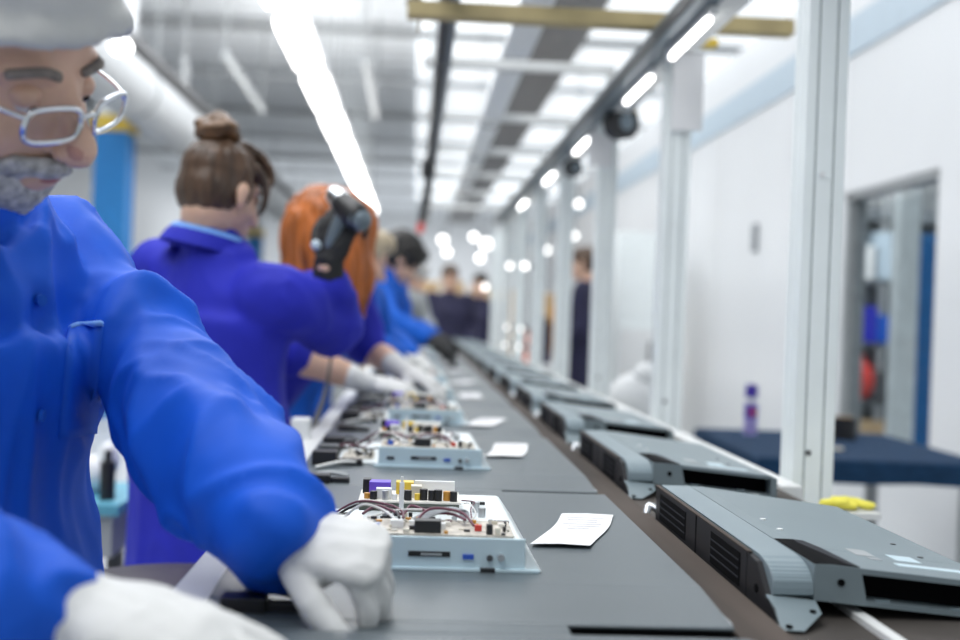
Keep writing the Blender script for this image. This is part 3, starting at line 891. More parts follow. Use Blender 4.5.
for k, (px, Y, lb, zt_) in enumerate(((113, 12.7, 'blue steel column between the man and the woman with a bun', 2.95), (256, 27, 'distant blue steel column left of the red hair', 2.75))):
    x = at(px, 200, Y).x
    o = empty('steel_column', (x, Y, 0), 0, lb, 'column')
    MB().span((-.17, -.17, 0), (.17, -.145, zt_)).span((-.17, .145, 0), (.17, .17, zt_)).span((-.15, -.145, 0), (.15, .145, zt_)).build('column_body', M['col_blue'], o)
    MB().span((-.19, -.19, zt_), (.19, .19, zt_ + .16)).build('yellow_band', M['col_yellow'], o)
    MB().span((-.15, -.15, zt_ + .16), (.15, .15, 4.68)).build('column_top', M['beam_l'], o)
# bits of pipework under the left ceiling
for k, (a, b_) in enumerate((((184, 60, 14), (184, 100, 14)), ((225, 55, 13), (262, 110, 16)), ((366, 62, 14), (376, 115, 15.5)))):
    A_, B_ = at(*a), at(*b_)
    o = MB().tube([A_, B_], .05, seg=8, cr=2).cyl(A_, (A_.x, A_.y, 4.99), .012, seg=8).cyl(B_, (B_.x, B_.y, 4.99), .012, seg=8).build('pipe', M['beam'] if k != 1 else M['frame_grey'], smooth=True)
    tag(o, ['short dark vertical pipe under the left ceiling', 'grey slanting pipe above the bun', 'thin grey pipe right of the lamp row'][k], 'pipe')

# ------------------------------------------------------------------ right side: cloth table, spray can, tape
A = at(709, 433, 4.75); B = at(733, 446, 4.2)
tz = .77
tc = empty('cloth_table', (1.535, 4.33, 0), -.03, 'table under a navy blue cloth beside the white wall', 'table')
tl, tw = .385, .50
b = MB()
n = 36
def rect(sx, sy, z, wob=0):
    out = []
    per = []
    for i in range(n):
        t = i / n * 4
        s, f = int(t), t - int(t)
        q = [(-1 + 2 * f, -1), (1, -1 + 2 * f), (1 - 2 * f, 1), (-1, 1 - 2 * f)][s]
        wv = 1 + wob * math.sin(i * 2.4)
        out.append((q[0] * sx * wv, q[1] * sy * (1 + wob * 2 * math.sin(i * 1.9)), z + (wob * .3 * math.sin(i * 1.3))))
    return out
b.loft([rect(tl + .012, tw + .012, tz - .075, .008), rect(tl + .010, tw + .010, tz - .04, .004), rect(tl + .006, tw + .006, tz - .006), rect(tl - .004, tw - .004, tz)])
b.build('tablecloth_top', M['navy'], tc, smooth=False)
for sx in (-1, 1):
    for sy in (-1, 1):
        MB().span((sx * (tl - .06) - .02, sy * (tw - .05) - .02, 0), (sx * (tl - .06) + .02, sy * (tw - .05) + .02, tz - .08)).build('leg', M['frame_grey'], tc)
MB().span((-tl + .05, tw - .06, .2), (tl - .05, tw - .03, .24)).build('stretcher', M['frame_grey'], tc)
cpos = at(750, 437, 4.62); cpos.z = tz
o = empty('spray_can', cpos, 0, 'purple and lilac aerosol can on the navy table', 'spray can')
MB().cyl((0, 0, 0), (0, 0, .125), .026, seg=24).build('can_body', mat('lilac', (.42, .36, .72), .35, .2), o)
MB().cyl((0, 0, .125), (0, 0, .145), .026, .024, seg=24).build('can_shoulder', M['white_pl'], o)
MB().cyl((0, 0, .145), (0, 0, .195), .0255, .023, seg=24).build('cap', mat('violet_cap', (.05, .02, .35), .4), o)
MB().cyl((0, 0, .065), (0, 0, .115), .0264, seg=24).build('label_band', mat('violet_band', (.10, .05, .45), .4), o)
MB().box((.0, -.0255, .088), (.026, .004, .018), Matrix.Rotation(.6, 3, 'Y')).build('emblem', M['red_pl'], o)
tp = at(843, 439, 4.55); tp.z = tz
o = empty('tape_roll', tp, 0, 'black tape roll standing on the navy table behind the near post', 'tape roll')
b = MB()
ro, ri, hh = .05, .036, .085
seg = 28
cs = lambda r, z: [(r * math.cos(2 * PI * k / seg), r * math.sin(2 * PI * k / seg), z) for k in range(seg)]
b.loft([cs(ro, 0), cs(ro, hh), cs(ri, hh), cs(ri, 0.001)], close=False)
b.build('tape', M['black_pl'], o)
b = MB()
b.loft([cs(ri - .0005, 0), cs(ri - .0005, hh + .001), cs(ri - .004, hh + .001), cs(ri - .004, 0)], close=False)
b.build('core', M['tan_box'], o)
o = MB().box((0, 0, .006), (.04, .025, .012)).build('eraser', M['ivory'], bevel=.003, loc=(1.49, 4.12, tz))
tag(o, 'small pale block lying on the navy cloth', 'block')
# crumpled yellow cloth at the foot of the near post
yc = at(838, 503, 2.03)
b = MB()
for k in range(7):
    a = k * .9
    b.ell((.032 * math.cos(a) - .006 * k + .02, .02 * math.sin(a), .007 + .003 * (k % 3)), (.024, .02, .007))
cl = b.remesh('cleaning_cloth', mat('yellow_cloth', (.80, .72, .10), .9), None, .004, 3, lambda p, n: .003 * noise.noise(p * 60))
q_ = at(843, 508, 1.95)
cl.scale = (.75, .75, .9)
cl.location = q_
tag(cl, 'crumpled yellow cloth at the foot of the near post', 'cloth')
o = MB().span((-.07, -.04, -.012), (.05, .04, -.002)).build('post_ledge', M['rail_white'], loc=q_)
tag(o, 'small white ledge under the yellow cloth by the near post', 'ledge')

# ------------------------------------------------------------------ right background machines
def cab(px0, px1, py_top, Y, mt, label, name, cat, d=.4, details=None):
    x0, x1 = at(px0, 320, Y).x, at(px1, 320, Y).x
    zt_ = at((px0 + px1) / 2, py_top, Y).z
    o = empty(name, ((x0 + x1) / 2, Y, 0), 0, label, cat)
    W_ = (x1 - x0) / 2
    MB().span((-W_, 0, 0), (W_, d, zt_)).build('body', M[mt], o, bevel=.006)
    MB().span((-W_ + .03, -.006, .25), (W_ - .03, 0, zt_ * .60)).build('door', M['white_pl'], o, bevel=.004)
    MB().span((W_ * .45, -.02, zt_ * .45), (W_ * .55, -.006, zt_ * .55)).build('handle', M['grey_d'], o)
    MB().span((-W_ + .04, -.006, zt_ * .66), (W_ - .04, 0, zt_ * .94)).build('upper_panel', M[details or 'alu'], o, bevel=.004)
    return o


cab(616, 662, 232, 9.2, 'alu', 'white machine cabinet seen between the second and third posts', 'machine_cabinet', 'cabinet')
cab(546, 566, 296, 11.0, 'tan_box', 'tan cabinet glimpsed between the far posts', 'storage_cabinet', 'cabinet', .3, 'copper')
o = MB().tube([(0, 0, 0), (0, 0, .03), (0, 0, .22), (0, 0, .28)], [.06, .065, .05, .02], seg=14).build('safety_cone', M['orange'], smooth=True, loc=(at(533, 345, 8.7).x, 8.7, .86))
tag(o, 'small orange red marker on the far bench between posts', 'marker')
o = MB().cyl((0, 0, 0), (0, 0, .3), .06).cyl((0, 0, .3), (0, 0, .34), .03).build('bottle', M['coat_n'], loc=(at(543, 345, 8.7).x, 8.7, .86))
tag(o, 'dark blue bottle beside the orange marker on the far bench', 'bottle')
o = empty('side_bench', (at(540, 345, 8.8).x, 8.8, 0), 0, 'small white bench behind the covers between far posts', 'bench')
MB().span((-.2, -.2, .82), (.10, .2, .86)).build('bench_top', M['white_pl'], o)
for sx in (-.16, .06):
    for sy in (-.16, .16):
        MB().span((sx - .02, sy - .02, 0), (sx + .02, sy + .02, .82)).build('leg', M['frame_grey'], o)
o = MB().ell((0, 0, .13), (.14, .1, .13)).ell((.03, -.02, .24), (.07, .06, .06)).build('white_bag', M['white_pl'], smooth=True, loc=(at(640, 385, 4.9).x, 4.9, .73))
tag(o, 'white plastic bag on the low shelf behind the second post', 'bag')
o = empty('low_shelf', (at(640, 385, 4.9).x, 4.9, 0), 0, 'low white shelf holding the bag right of the covers', 'shelf')
MB().span((-.22, -.16, .70), (.22, .16, .73)).build('shelf_top', M['white_pl'], o)
for sx in (-.19, .19):
    MB().span((sx - .015, -.14, 0), (sx + .015, .14, .70)).build('side_panel', M['alu'], o)
# fixtures on the wall
o = MB().span((-.02, -.05, -.09), (0, .05, .09)).build('wall_switch', M['wire_g'], bevel=.004, loc=(XW - .003, at(758, 238, 7.7).y, at(758, 238, 7.7).z))
tag(o, 'small grey switch box on the white wall', 'switch')

# far end: cardboard stacks, lit lamps, doors
for k, (x, z, sx, sz) in enumerate(((-.75, 0, .6, .8), (-.1, 0, .6, .75), (.55, 0, .6, .8), (1.40, 0, .6, .8), (-.75, .8, .6, .8), (-.1, .75, .6, .85), (.55, .8, .55, .72), (1.40, .8, .6, .7))):
    o = empty('cardboard_box', (.42 + x, 15.2, z), 0, '%s tan cardboard box behind the far end of the line, %s' % (['upper', 'lower'][z == 0], ['far left', 'left of centre', 'right of centre', 'behind the far posts'][k % 4]), 'box', 'boxes behind the far end')
    MB().span((-sx / 2, 0, 0), (sx / 2, .5, sz)).build('carton', M['tan_box'], o, bevel=.006)
    MB().span((-.03, -.002, 0), (.03, 0, sz)).build('tape_strip', M['ivory'], o)
spots = [(443, 240, 18, .08), (447, 252, 18, .07), (474, 237, 13, .05), (486, 244, 24, .13), (480, 258, 13, .05), (547, 250, 20, .06), (552, 236, 20, .06), (579, 204, 14, .05), (574, 236, 14, .045),
         (510, 266, 8.09, .022), (525, 266, 6.89, .024), (485, 287, 10.49, .03), (507, 327, 8.09, .013), (521, 329, 6.89, .012), (505, 345, 8.09, .013), (519, 347, 6.89, .012), (372, 226, 16, .07)]
names = ['upper left lamp of the bright pair over the far end', 'lower left lamp of the bright pair over the far end', 'left lamp of the bright cluster above the far end', 'largest lamp of the bright cluster above the far end',
         'low lamp under the bright cluster above the far end', 'lower lamp seen between fourth and fifth posts', 'upper lamp seen between fourth and fifth posts', 'upper round lamp left of the third post', 'lower round lamp above the standing man',
         'left one of two round lights at mid height between far posts', 'right one of two round lights at mid height between far posts', 'single round light over the dark coated far person',
         'left upper one of four low lights between far posts', 'right upper one of four low lights between far posts', 'left lower one of four low lights between far posts', 'right lower one of four low lights between far posts', 'round light beside the forehead of the red haired worker']
for (px, py, Y, r), lb in zip(spots, names):
    on_post = 'between far posts' in lb or 'dark coated' in lb
    o = empty('globe_lamp', at(px, py, Y), 0, lb, 'lamp', 'round lamps in the far hall')
    MB().ell((0, 0, 0), r * .8, seg=14, rings=8).build('globe', M['lamp_soft'], o, smooth=True)
    if on_post:
        MB().span((r * .7, -.012, -.012), (.702 - .036 - o.location.x, .012, .012)).build('arm', M['grey_d'], o)
    else:
        MB().cyl((0, 0, r * .75), (0, 0, r * 1.3), r * .3).build('socket', M['grey_d'], o)
        MB().cyl((0, 0, r * 1.3), (0, 0, 4.98 - o.location.z), .004, seg=6).build('cord', M['grey_d'], o)

# ------------------------------------------------------------------ stool, side table, container
sp = at(170, 583, 1.85)
o = empty('stool', (sp.x, sp.y, 0), 0, 'stool with a dark brown round cushion between the man and the woman', 'stool')
zs = sp.z
b = MB()
b.loft([[(r_k * math.cos(2 * PI * q / 36), r_k * math.sin(2 * PI * q / 36), zs + z_) for q in range(36)] for r_k, z_ in ((.150, -.060), (.178, -.052), (.188, -.035), (.184, -.016), (.165, -.004), (.10, .002), (.02, .003))])
b.build('seat', M['seat'], o, smooth=True)
MB().cyl((0, 0, .25), (0, 0, zs - .10), .025).build('column', M['steel'], o)
for k in range(5):
    a = k * 2 * PI / 5
    MB().tube([(0, 0, .26), (.2 * math.cos(a), .2 * math.sin(a), .03)], .014, seg=8, cr=2).build('leg', M['black_pl'], o)
sp = at(92, 492, 3.3)
o = empty('side_table', (sp.x, sp.y, 0), 0, 'small table with a teal top in the gap between man and woman', 'table')
MB().span((-.25, -.2, sp.z - .03), (.12, .2, sp.z)).build('table_top', M['teal'], o, bevel=.004)
MB().span((-.23, -.18, sp.z - .14), (.10, .18, sp.z - .031)).build('apron', M['frame_grey'], o)
for sx in (-.21, .03):
    for sy in (-.16, .16):
        MB().span((sx - .02, sy - .02, 0), (sx + .02, sy + .02, sp.z - .14)).build('leg', M['grey_d'], o)
zt2 = sp.z
o = MB().ell((0, 0, .05), (.07, .05, .05)).ell((.05, 0, .09), (.03, .03, .05)).build('rag', M['paper'], smooth=True, loc=(sp.x - .01, sp.y, zt2))
tag(o, 'white rag heaped on the teal topped table', 'rag')
o = MB().cyl((0, 0, 0), (0, 0, .10), .02).cyl((0, 0, .10), (0, 0, .13), .010).build('bottle', M['black_pl'], loc=(sp.x + .07, sp.y - .12, zt2))
tag(o, 'black bottle on the teal topped table', 'bottle')
cp = at(301, 436, 2.35)
o = empty('plastic_tub', (cp.x, 2.35, cp.z - .05), 0, 'white plastic tub clipped to the side rail by the woman', 'tub')
MB().box((0, 0, .04), (.03, .05, .09), taper=(1.15, 1.15)).build('tub_body', M['white_pl'], o, bevel=.004)
MB().span((.014, -.012, .035), (-.205 - cp.x, .012, .045)).build('clip', M['white_pl'], o)


# ------------------------------------------------------------------ people
def frame(fwd, upv=(0, 0, 1)):
    x = V(fwd).normalized()
    y = V(upv).cross(x).normalized()
    z = x.cross(y)
    return Matrix((x, y, z)).transposed()


def add_head(b, c, R, s=1.0, nose_r=1.0):
    """head around c (between the ears at eye height); R: columns forward, left, up"""
    def e(p, r, rot=None):
        mm = R if rot is None else R @ rot
        b.ell(c + R @ (V(p) * s), tuple(x * s for x in r), mm)
    e((-.012, 0, .035), (.098, .076, .083))
    e((.028, 0, -.02), (.066, .062, .088))
    e((.048, 0, -.088), (.036, .036, .030))
    for q in (-1, 1):
        e((.052, q * .036, -.034), (.030, .028, .030))
        e((-.004, q * .077, -.012), (.020, .010, .033), Matrix.Rotation(q * -.3, 3, 'Z'))
        e((.0, q * .080, .004), (.017, .008, .017))
        e((.104, q * .011, -.044), (.010, .009, .008))
        b.tube([c + R @ (V((.080, q * .012, .022)) * s), c + R @ (V((.078, q * .035, .026)) * s), c + R @ (V((.060, q * .055, .020)) * s)], .009 * s, seg=8)
    b.tube([c + R @ (V(p) * s) for p in ((.086, 0, .012), (.100, 0, -.012), (.116, 0, -.036), (.110, 0, -.045))], [.009 * s, .010 * s, .0135 * s * nose_r, .012 * s], seg=10)
    b.tube([c + R @ (V(p) * s) for p in ((.080, -.022, -.070), (.092, 0, -.067), (.080, .022, -.070))], .0065 * s, seg=8)
    b.tube([c + R @ (V(p) * s) for p in ((.080, -.019, -.078), (.089, 0, -.080), (.080, .019, -.078))], .0070 * s, seg=8)


def add_eyes(par, c, R, s=1.0, hair='hair_br', skin='skin'):
    for q in (-1, 1):
        e = MB().ell(c + R @ (V((.0735, q * .033, -.002)) * s), .0120 * s).build('eye', M['eye'], par, smooth=True)
        MB().ell(c + R @ (V((.0815, q * .033, -.006)) * s), .0050 * s).build('iris', M['iris'], e, smooth=True)
        MB().ell(c + R @ (V((.0735, q * .033, .001)) * s), (.0135 * s, .0150 * s, .0118 * s), R).build('eyelid', M[skin], par, smooth=True)
        MB().tube([c + R @ (V(p) * s) for p in ((.089, q * .016, .022), (.088, q * .035, .028), (.071, q * .055, .021))], [(.0035 * s, .005 * s)] * 3, seg=6).build('eyebrow', M[hair], par, smooth=True)
    MB().tube([c + R @ (V(p) * s) for p in ((.082, -.02, -.0735), (.0945, 0, -.0735), (.082, .02, -.0735))], [(.0035 * s, .0045 * s)] * 3, seg=8).build('lips', M['lip'], par, smooth=True)


def hand(b, wrist, d, nrm, side, curl=(.5, .5, .5, .5), thumb=.5, s=1.0, fat=1.0, spread=.06, base=None, splay=.70):
    """hand from the wrist along d; nrm = back of the hand; side +1: left hand"""
    d = V(d).normalized()
    nrm = V(nrm); nrm = (nrm - d * nrm.dot(d)).normalized()
    wd = d.cross(nrm) * side                 # towards the thumb
    wrist = V(wrist)
    P = lambda a, w_, n_: wrist + (d * a + wd * w_ + nrm * n_) * s
    f = fat * s
    b.tube([P(-.03, 0, 0), P(.0, 0, 0), P(.035, 0, .002), P(.075, 0, .001), P(.092, -.002, -.002)],
           [(.026 * f, .020 * f), (.027 * f, .019 * f), (.038 * f, .018 * f), (.042 * f, .0155 * f), (.040 * f, .013 * f)], seg=16, side=wd)
    b.ell(P(.035, .022, -.012), (.024 * f, .020 * f, .018 * f), Matrix((d, wd, nrm)).transposed())
    tips = []
    for i, (w_, ln_, r) in enumerate(((.033, .93, .0092), (.011, 1.02, .0094), (-.012, .96, .0090), (-.033, .78, .0080))):
        a = curl[i]
        p = P(.082 - .004 * abs(i - 1), w_, .0)
        pts = [P(.06, w_ * .9, .0), p]
        ang = a * .55 if base is None else base
        wv = wd * (spread * 1.6 * (1.5 - i))
        for L, k in ((.044, 1.0), (.027, .9), (.023, .6)):
            dr = (d * math.cos(ang) - nrm * math.sin(ang) + wv).normalized()
            p = p + dr * L * ln_ * s
            pts.append(p)
            ang += a * k
        b.tube(pts, [r * f, r * f * 1.08, r * f, r * f * .93, r * f * .8], seg=10, side=wd)
        tips.append(p)
    p = P(.018, .026, -.008)
    td = (d * .62 + wd * splay - nrm * .35).normalized()
    pts = [P(.01, .012, -.006), p]
    for L, k in ((.040, 0), (.032, thumb * .6), (.026, thumb * .6)):
        td = (td + (d * .7 - nrm * .5 - wd * .6) * k).normalized()
        p = p + td * L * s
        pts.append(p)
    b.tube(pts, [.015 * f, .0150 * f, .0125 * f, .0115 * f, .0095 * f], seg=10)
    return tips


def fold_fn(amp, freq, seed=0):
    amp *= .5
    def f(s, a, t):
        return amp * (math.sin(s * freq + 1.3 * math.sin(a + seed) + seed) * (.5 + .5 * math.cos(a - 1.0 + seed)) + .5 * math.sin(s * freq * .53 + 2 * a + seed))
    return f


def cloth_disp(amp, sc_, seed, dirv=(1, 1, 1)):
    o = V((seed * 3.1, seed * 1.7, seed))
    def d(p, n):
        q = V((p.x * dirv[0], p.y * dirv[1], p.z * dirv[2])) * sc_ + o
        r = 1 - abs(noise.noise(q))
        return amp * (r * r - .55) + amp * .5 * noise.noise(q * 2.3)
    return d


def coat_folds(amp, seed, limbs, torso):
    """limbs: [(a, b)]; creases run round the sleeves, hang down on the torso, gather at the elbows"""
    o = V((seed * 3.1, seed * 1.7, seed * .9))
    segs = [(a, (b - a), False) for a, b in limbs] + [(torso[0], torso[1] - torso[0], True)]

    def ridge(q):
        return 1 - min(1, abs(noise.noise(q)) * 2.2)

    def d(p, n):
        best, bd = None, 1e9
        W_, acc = 0, 0
        for a, ab, tor in segs:
            L = ab.length
            t = max(0, min(1, (p - a).dot(ab) / (L * L)))
            r = (p - a - ab * t).length - (.10 if tor else .0)
            w_ = 1 / (max(r, .02) ** 4)
            ax_ = ab / L
            s_ = (p - a).dot(ax_)
            u = p - a - ax_ * s_
            if tor:
                q = V((u.x * 9, u.y * 9, u.z * 9)) + ax_ * (s_ * 3.2 + u.x * 4)
                v = .85 * ridge(q + o) ** 2 + .35 * ridge(q * 2.1 + o) ** 2
            else:
                sk = s_ * 7.5 + u.z * 9 - u.x * 6
                q = u * 6.0 + ax_ * sk + V((noise.noise(p * 7 + o), noise.noise(p * 7 - o), 0)) * .5
                v = 1.0 * ridge(q + o) ** 1.5 + .45 * ridge(q * 2.0 + o * 2) ** 3
            W_ += w_; acc += w_ * v
        return amp * (acc / W_ - .45)
    return d


def worker(label, head, hfwd, neck, sh_l, sh_r, el_l, el_r, wr_l, wr_r, hip, coat, hem=.55, sleeve_l=1., sleeve_r=1., glove=None, glove_r=None, skin='skin',
           hands=None, voxel=.009, hw=.185, dp=.12, hair=None, hmat='hair_br', collar=None, seed=1, headscale=1.0, hup=(0, 0, 1), detail=True, fat_arm=1.0, eyes=True, fold=.010, arm_l=None):
    """points are world positions; returns the root and the head frame"""
    head, neck, sh_l, sh_r, el_l, el_r, wr_l, wr_r, hip = [V(p) for p in (head, neck, sh_l, sh_r, el_l, el_r, wr_l, wr_r, hip)]
    root = empty('person', (hip.x, hip.y, 0), 0, label, 'person')
    inv = V((hip.x, hip.y, 0))
    (head, neck, sh_l, sh_r, el_l, el_r, wr_l, wr_r, hip) = [p - inv for p in (head, neck, sh_l, sh_r, el_l, el_r, wr_l, wr_r, hip)]
    ax = (sh_l - sh_r).normalized()
    R = frame(hfwd, hup)
    # ---- body, one continuous skin
    b = MB()
    add_head(b, head, R, headscale)
    b.tube([neck - V((0, 0, .08)), neck, head + R @ V((-.03, 0, -.05))], [(.062, .055), (.056, .056), (.056, .058)], seg=14, side=ax)
    mid = (sh_l + sh_r) / 2
    b.tube([hip - V((0, 0, .05)), hip + (mid - hip) * .5, mid - V((0, 0, .03))], [(hw * .75, dp * .75), (hw * .65, dp * .7), (hw * .7, dp * .6)], seg=16, side=ax)
    for s, e, w_ in ((sh_l, el_l, wr_l), (sh_r, el_r, wr_r)):
        if arm_l and s is sh_l:
            b.tube([mid + (s - mid) * .5] + [q_ - inv for q_, _ in arm_l[1:]], [.04] + [min(.034, r_k * .6) for _, r_k in arm_l[1:-1]] + [.025], seg=12)
        else:
            b.tube([mid + (s - mid) * .6, s, e, e + (w_ - e) * .5, w_], [.045, .045, .036 * fat_arm, .034 * fat_arm, .025], seg=12)
    for q in (-1, 1):
        hp = hip + ax * (q * .085)
        b.tube([hp, hp + V((0, 0, -.42)), V((hp.x, hp.y, .09))], [.085, .055, .04], seg=12)
    hd = hands or {}
    for sd, w_, e, key in ((1, wr_l, el_l, 'l'), (-1, wr_r, el_r, 'r')):
        h = hd.get(key, {})
        dd = V(h.get('d', w_ - e))
        hand(b, w_ + dd.normalized() * .01, dd, h.get('n', (0, 0, 1)), sd, h.get('curl', (.5,) * 4), h.get('thumb', .5), h.get('s', 1.0) * .97, .86, base=h.get('base'), splay=h.get('splay', .70))
    b.remesh('body', M[skin], root, min(voxel, .0055), 4)
    if eyes: add_eyes(root, head, R, headscale, hmat, skin)
    # ---- coat
    c = MB()
    hm = V((hip.x, hip.y, hem))
    ff_ = fold_fn(.012, 22, seed)
    c.tube([hm, hip + V((0, 0, -.05)), hip + (mid - hip) * .38, hip + (mid - hip) * .75, mid - V((0, 0, .045)), mid + (neck - mid) * .45, mid + (neck - mid) * .72],
           [(hw * 1.12, dp * 1.35), (hw * 1.08, dp * 1.28), (hw * .97, dp * 1.08), (hw * 1.05, dp * 1.12), (hw * .98, dp * .85), (hw * .60, dp * .66), (hw * .40, dp * .58)], seg=28, side=ax, cr=6, fold=ff_)
    for s, e, w_, sl in ((sh_l, el_l, wr_l, sleeve_l), (sh_r, el_r, wr_r, sleeve_r)):
        end = e + (w_ - e) * (.92 * sl if sl > 0 else .02)
        pts = [mid + (s - mid) * .55 - V((0, 0, .01)), s, s + (e - s) * .55, e]
        rad = [.068, .068 * fat_arm, .062 * fat_arm, .057 * fat_arm]
        if sl > 0:
            pts += [e + (end - e) * .5, end]
            rad += [.053 * fat_arm, .044 * fat_arm]
        else:
            pts[-1] = e + (s - e) * .02
        if arm_l and (s - sh_l).length < 1e-6:
            pts, rad = [q_ - inv for q_, _ in arm_l], [r_k for _, r_k in arm_l]
        c.tube(pts, rad, seg=20, cr=7, fold=fold_fn(.055, 62, seed + 2))
    co = c.remesh('coat', M[coat], root, voxel, 4, coat_folds(fold, seed, [(sh_l, el_l), (el_l, wr_l), (sh_r, el_r), (el_r, wr_r)], (hm, neck)), post=2)
    # ---- collar, legs, shoes
    ndir = (head - neck).normalized()
    ncol = 18
    def ringc(rx, z, k=0):
        yv = ax.cross(ndir).normalized()
        return [neck + ax * math.cos(2 * PI * i / ncol) * rx + yv * math.sin(2 * PI * i / ncol) * rx * .98 + ndir * z for i in range(ncol)]
    cb = MB()
    cb.loft([ringc(.098, -.036), ringc(.090, -.014), ringc(.078, .004), ringc(.070, .010), ringc(.066, .008), ringc(.070, -.045)], close=False)
    cb.build('collar', M[coat], root, smooth=True)
    if collar:
        cb = MB()
        cb.loft([ringc(.0835, -.003), ringc(.0790, .006), ringc(.0760, .0055), ringc(.0800, -.003)], close=False)
        cb.build('collar_trim', M[collar], root, smooth=True)
    tb = MB()
    for q in (-1, 1):
        hp = hip + ax * (q * .09)
        tb.tube([hp, hp + V((0, 0, -.42)), V((hp.x, hp.y, .10))], [.10, .078, .065], seg=14)
    tb.remesh('trousers', M['trouser'], root, .012, 3)
    fd = ax.cross(V((0, 0, 1))).normalized()
    if fd.dot(V(hfwd)) < 0: fd = -fd
    for q in (-1, 1):
        hp = hip + ax * (q * .09)
        MB().tube([V((hp.x, hp.y, .05)) - fd * .03, V((hp.x, hp.y, .05)) + fd * .06, V((hp.x, hp.y, .042)) + fd * .15], [(.042, .05), (.045, .045), (.035, .03)], seg=12).build('shoe', M['shoe'], root, smooth=True)
    # ---- gloves
    for sd, w_, e, key, gl in ((1, wr_l, el_l, 'l', glove), (-1, wr_r, el_r, 'r', glove_r or glove)):
        if not gl: continue
        h = hd.get(key, {})
        dd = V(h.get('d', w_ - e))
        g = MB()
        hand(g, w_ + dd.normalized() * .01, dd, h.get('n', (0, 0, 1)), sd, h.get('curl', (.5,) * 4), h.get('thumb', .5), h.get('s', 1.0), h.get('fat', 1.12), base=h.get('base'), splay=h.get('splay', .70))
        cu = (w_ - e).normalized()
        g.tube([w_ - cu * .055, w_ - cu * .02, w_ + dd.normalized() * .015], [(.038, .034), (.034, .030), (.033, .025)], seg=14)
        g.remesh('glove', M[gl], root, .0030, 2, cloth_disp(.0016, 34, seed))
    return root, head, R


def strand_hair(root, name, mt, head, R, paths, r0, r1, voxel, amp=.003):
    b = MB()
    for pts in paths:
        P_ = [head + R @ V(p) for p in pts]
        n_ = len(P_)
        b.tube(P_, [r0 + (r1 - r0) * (i / (n_ - 1)) for i in range(n_)], seg=8, cr=4)
    return b


def skull_cap(b, head, R, k=1.06, cut_front=.0, s=1.0, drop=.0):
    b.ell(head + R @ V((-.020 * s - cut_front, 0, .045 * s)), (.098 * k * s, .080 * k * s, .082 * k * s), R)
    b.ell(head + R @ V((-.045 * s, 0, .0 - drop)), (.072 * k * s, .078 * k * s, .085 * s), R)


# ---- the man in front: grey cap, spectacles, moustache
hip = V((-.52, 1.24, .90))
shL, shR = at(30, 250, 1.40), V((-.53, 1.04, 1.27))
elL = at(192, 400, 1.22)
wrL = at(275, 537, 1.0)
elR, wrR = V((-.46, .78, 1.02)), at(64, 605, .80)
HD = at(-14, 54, 1.06); HF = V((.90, -.27, -.46))
man, hd_, R_ = worker('man in bright blue work coat and grey cap, spectacles and moustache, white gloves',
             HD, HF, V((-.465, 1.18, 1.315)), shL, shR, elL, elR, wrL, wrR, hip, 'coat_m', hem=.45, glove='glove_w', skin='skin_m',
             hands={'l': dict(d=(.93, -.22, -.10), n=(.10, -.40, .90), curl=(.50, .55, .60, .65), base=1.05, thumb=.45, s=.82, fat=1.24),
                    'r': dict(d=(.86, -.12, -.20), n=(.0, -.15, .97), curl=(.30, .26, .26, .3), thumb=.6, splay=.2, s=.98, fat=1.2)},
             voxel=.006, hw=.205, dp=.155, hmat='brow_gr', seed=4, fat_arm=1.16, hup=(0, -.36, 1), fold=.021,
             arm_l=[(at(10, 258, 1.36), .060), (at(52, 243, 1.385), .052), (at(106, 304, 1.33), .055), (at(148, 356, 1.27), .060), (at(185, 408, 1.20), .068), (at(234, 478, 1.08), .059), (at(273, 538, 1.0), .045)])
b = MB()
b.ell(hd_ + R_ @ V((-.012, 0, .084)), (.116, .092, .060), R_)
b.ell(hd_ + R_ @ V((-.030, 0, .105)), (.102, .094, .048), R_)
b.tube([hd_ + R_ @ V(p) for p in ((.084, -.058, .062), (.102, 0, .070), (.084, .058, .066), (0, .088, .055), (-.1, .052, .040), (-.1, -.052, .040), (0, -.090, .046), (.084, -.058, .062))], [(.008, .015)] * 8, seg=10)
b.remesh('cap', M['cap'], man, .006, 5, cloth_disp(.005, 18, 2))
b = MB()
for q in (-1, 1):
    for k in range(5):
        y = q * (.004 + .008 * k)
        b.tube([hd_ + R_ @ V((.098 - .005 * k, y, -.056)), hd_ + R_ @ V((.100 - .007 * k, y * 1.1, -.063)), hd_ + R_ @ V((.092 - .008 * k, y * 1.2 + q * .002, -.074 - .002 * k))], [.005, .0065, .003], seg=8)
b.remesh('moustache', M['hair_gr'], man, .003, 2, lambda p, n: .0015 * noise.noise(p * 160))
b = MB()
for k in range(13):
    a = (k - 6) / 6
    ca = math.cos(a * 1.25)
    b.tube([hd_ + R_ @ V((.030 + .048 * ca, a * .064, -.082 + .030 * abs(a))), hd_ + R_ @ V((.030 + .046 * ca, a * .060, -.100 + .022 * abs(a))), hd_ + R_ @ V((.022 + .046 * ca, a * .052, -.118 + .022 * abs(a)))], [.006, .009, .007], seg=8)
b.remesh('beard', M['hair_gr'], man, .004, 2, lambda p, n: .002 * noise.noise(p * 140))
MB().ell(hd_ + R_ @ V((.1135, 0, -.037)), (.0135, .0142, .0120), R_).build('nose_tip', M['nose'], man, smooth=True)
b = MB()
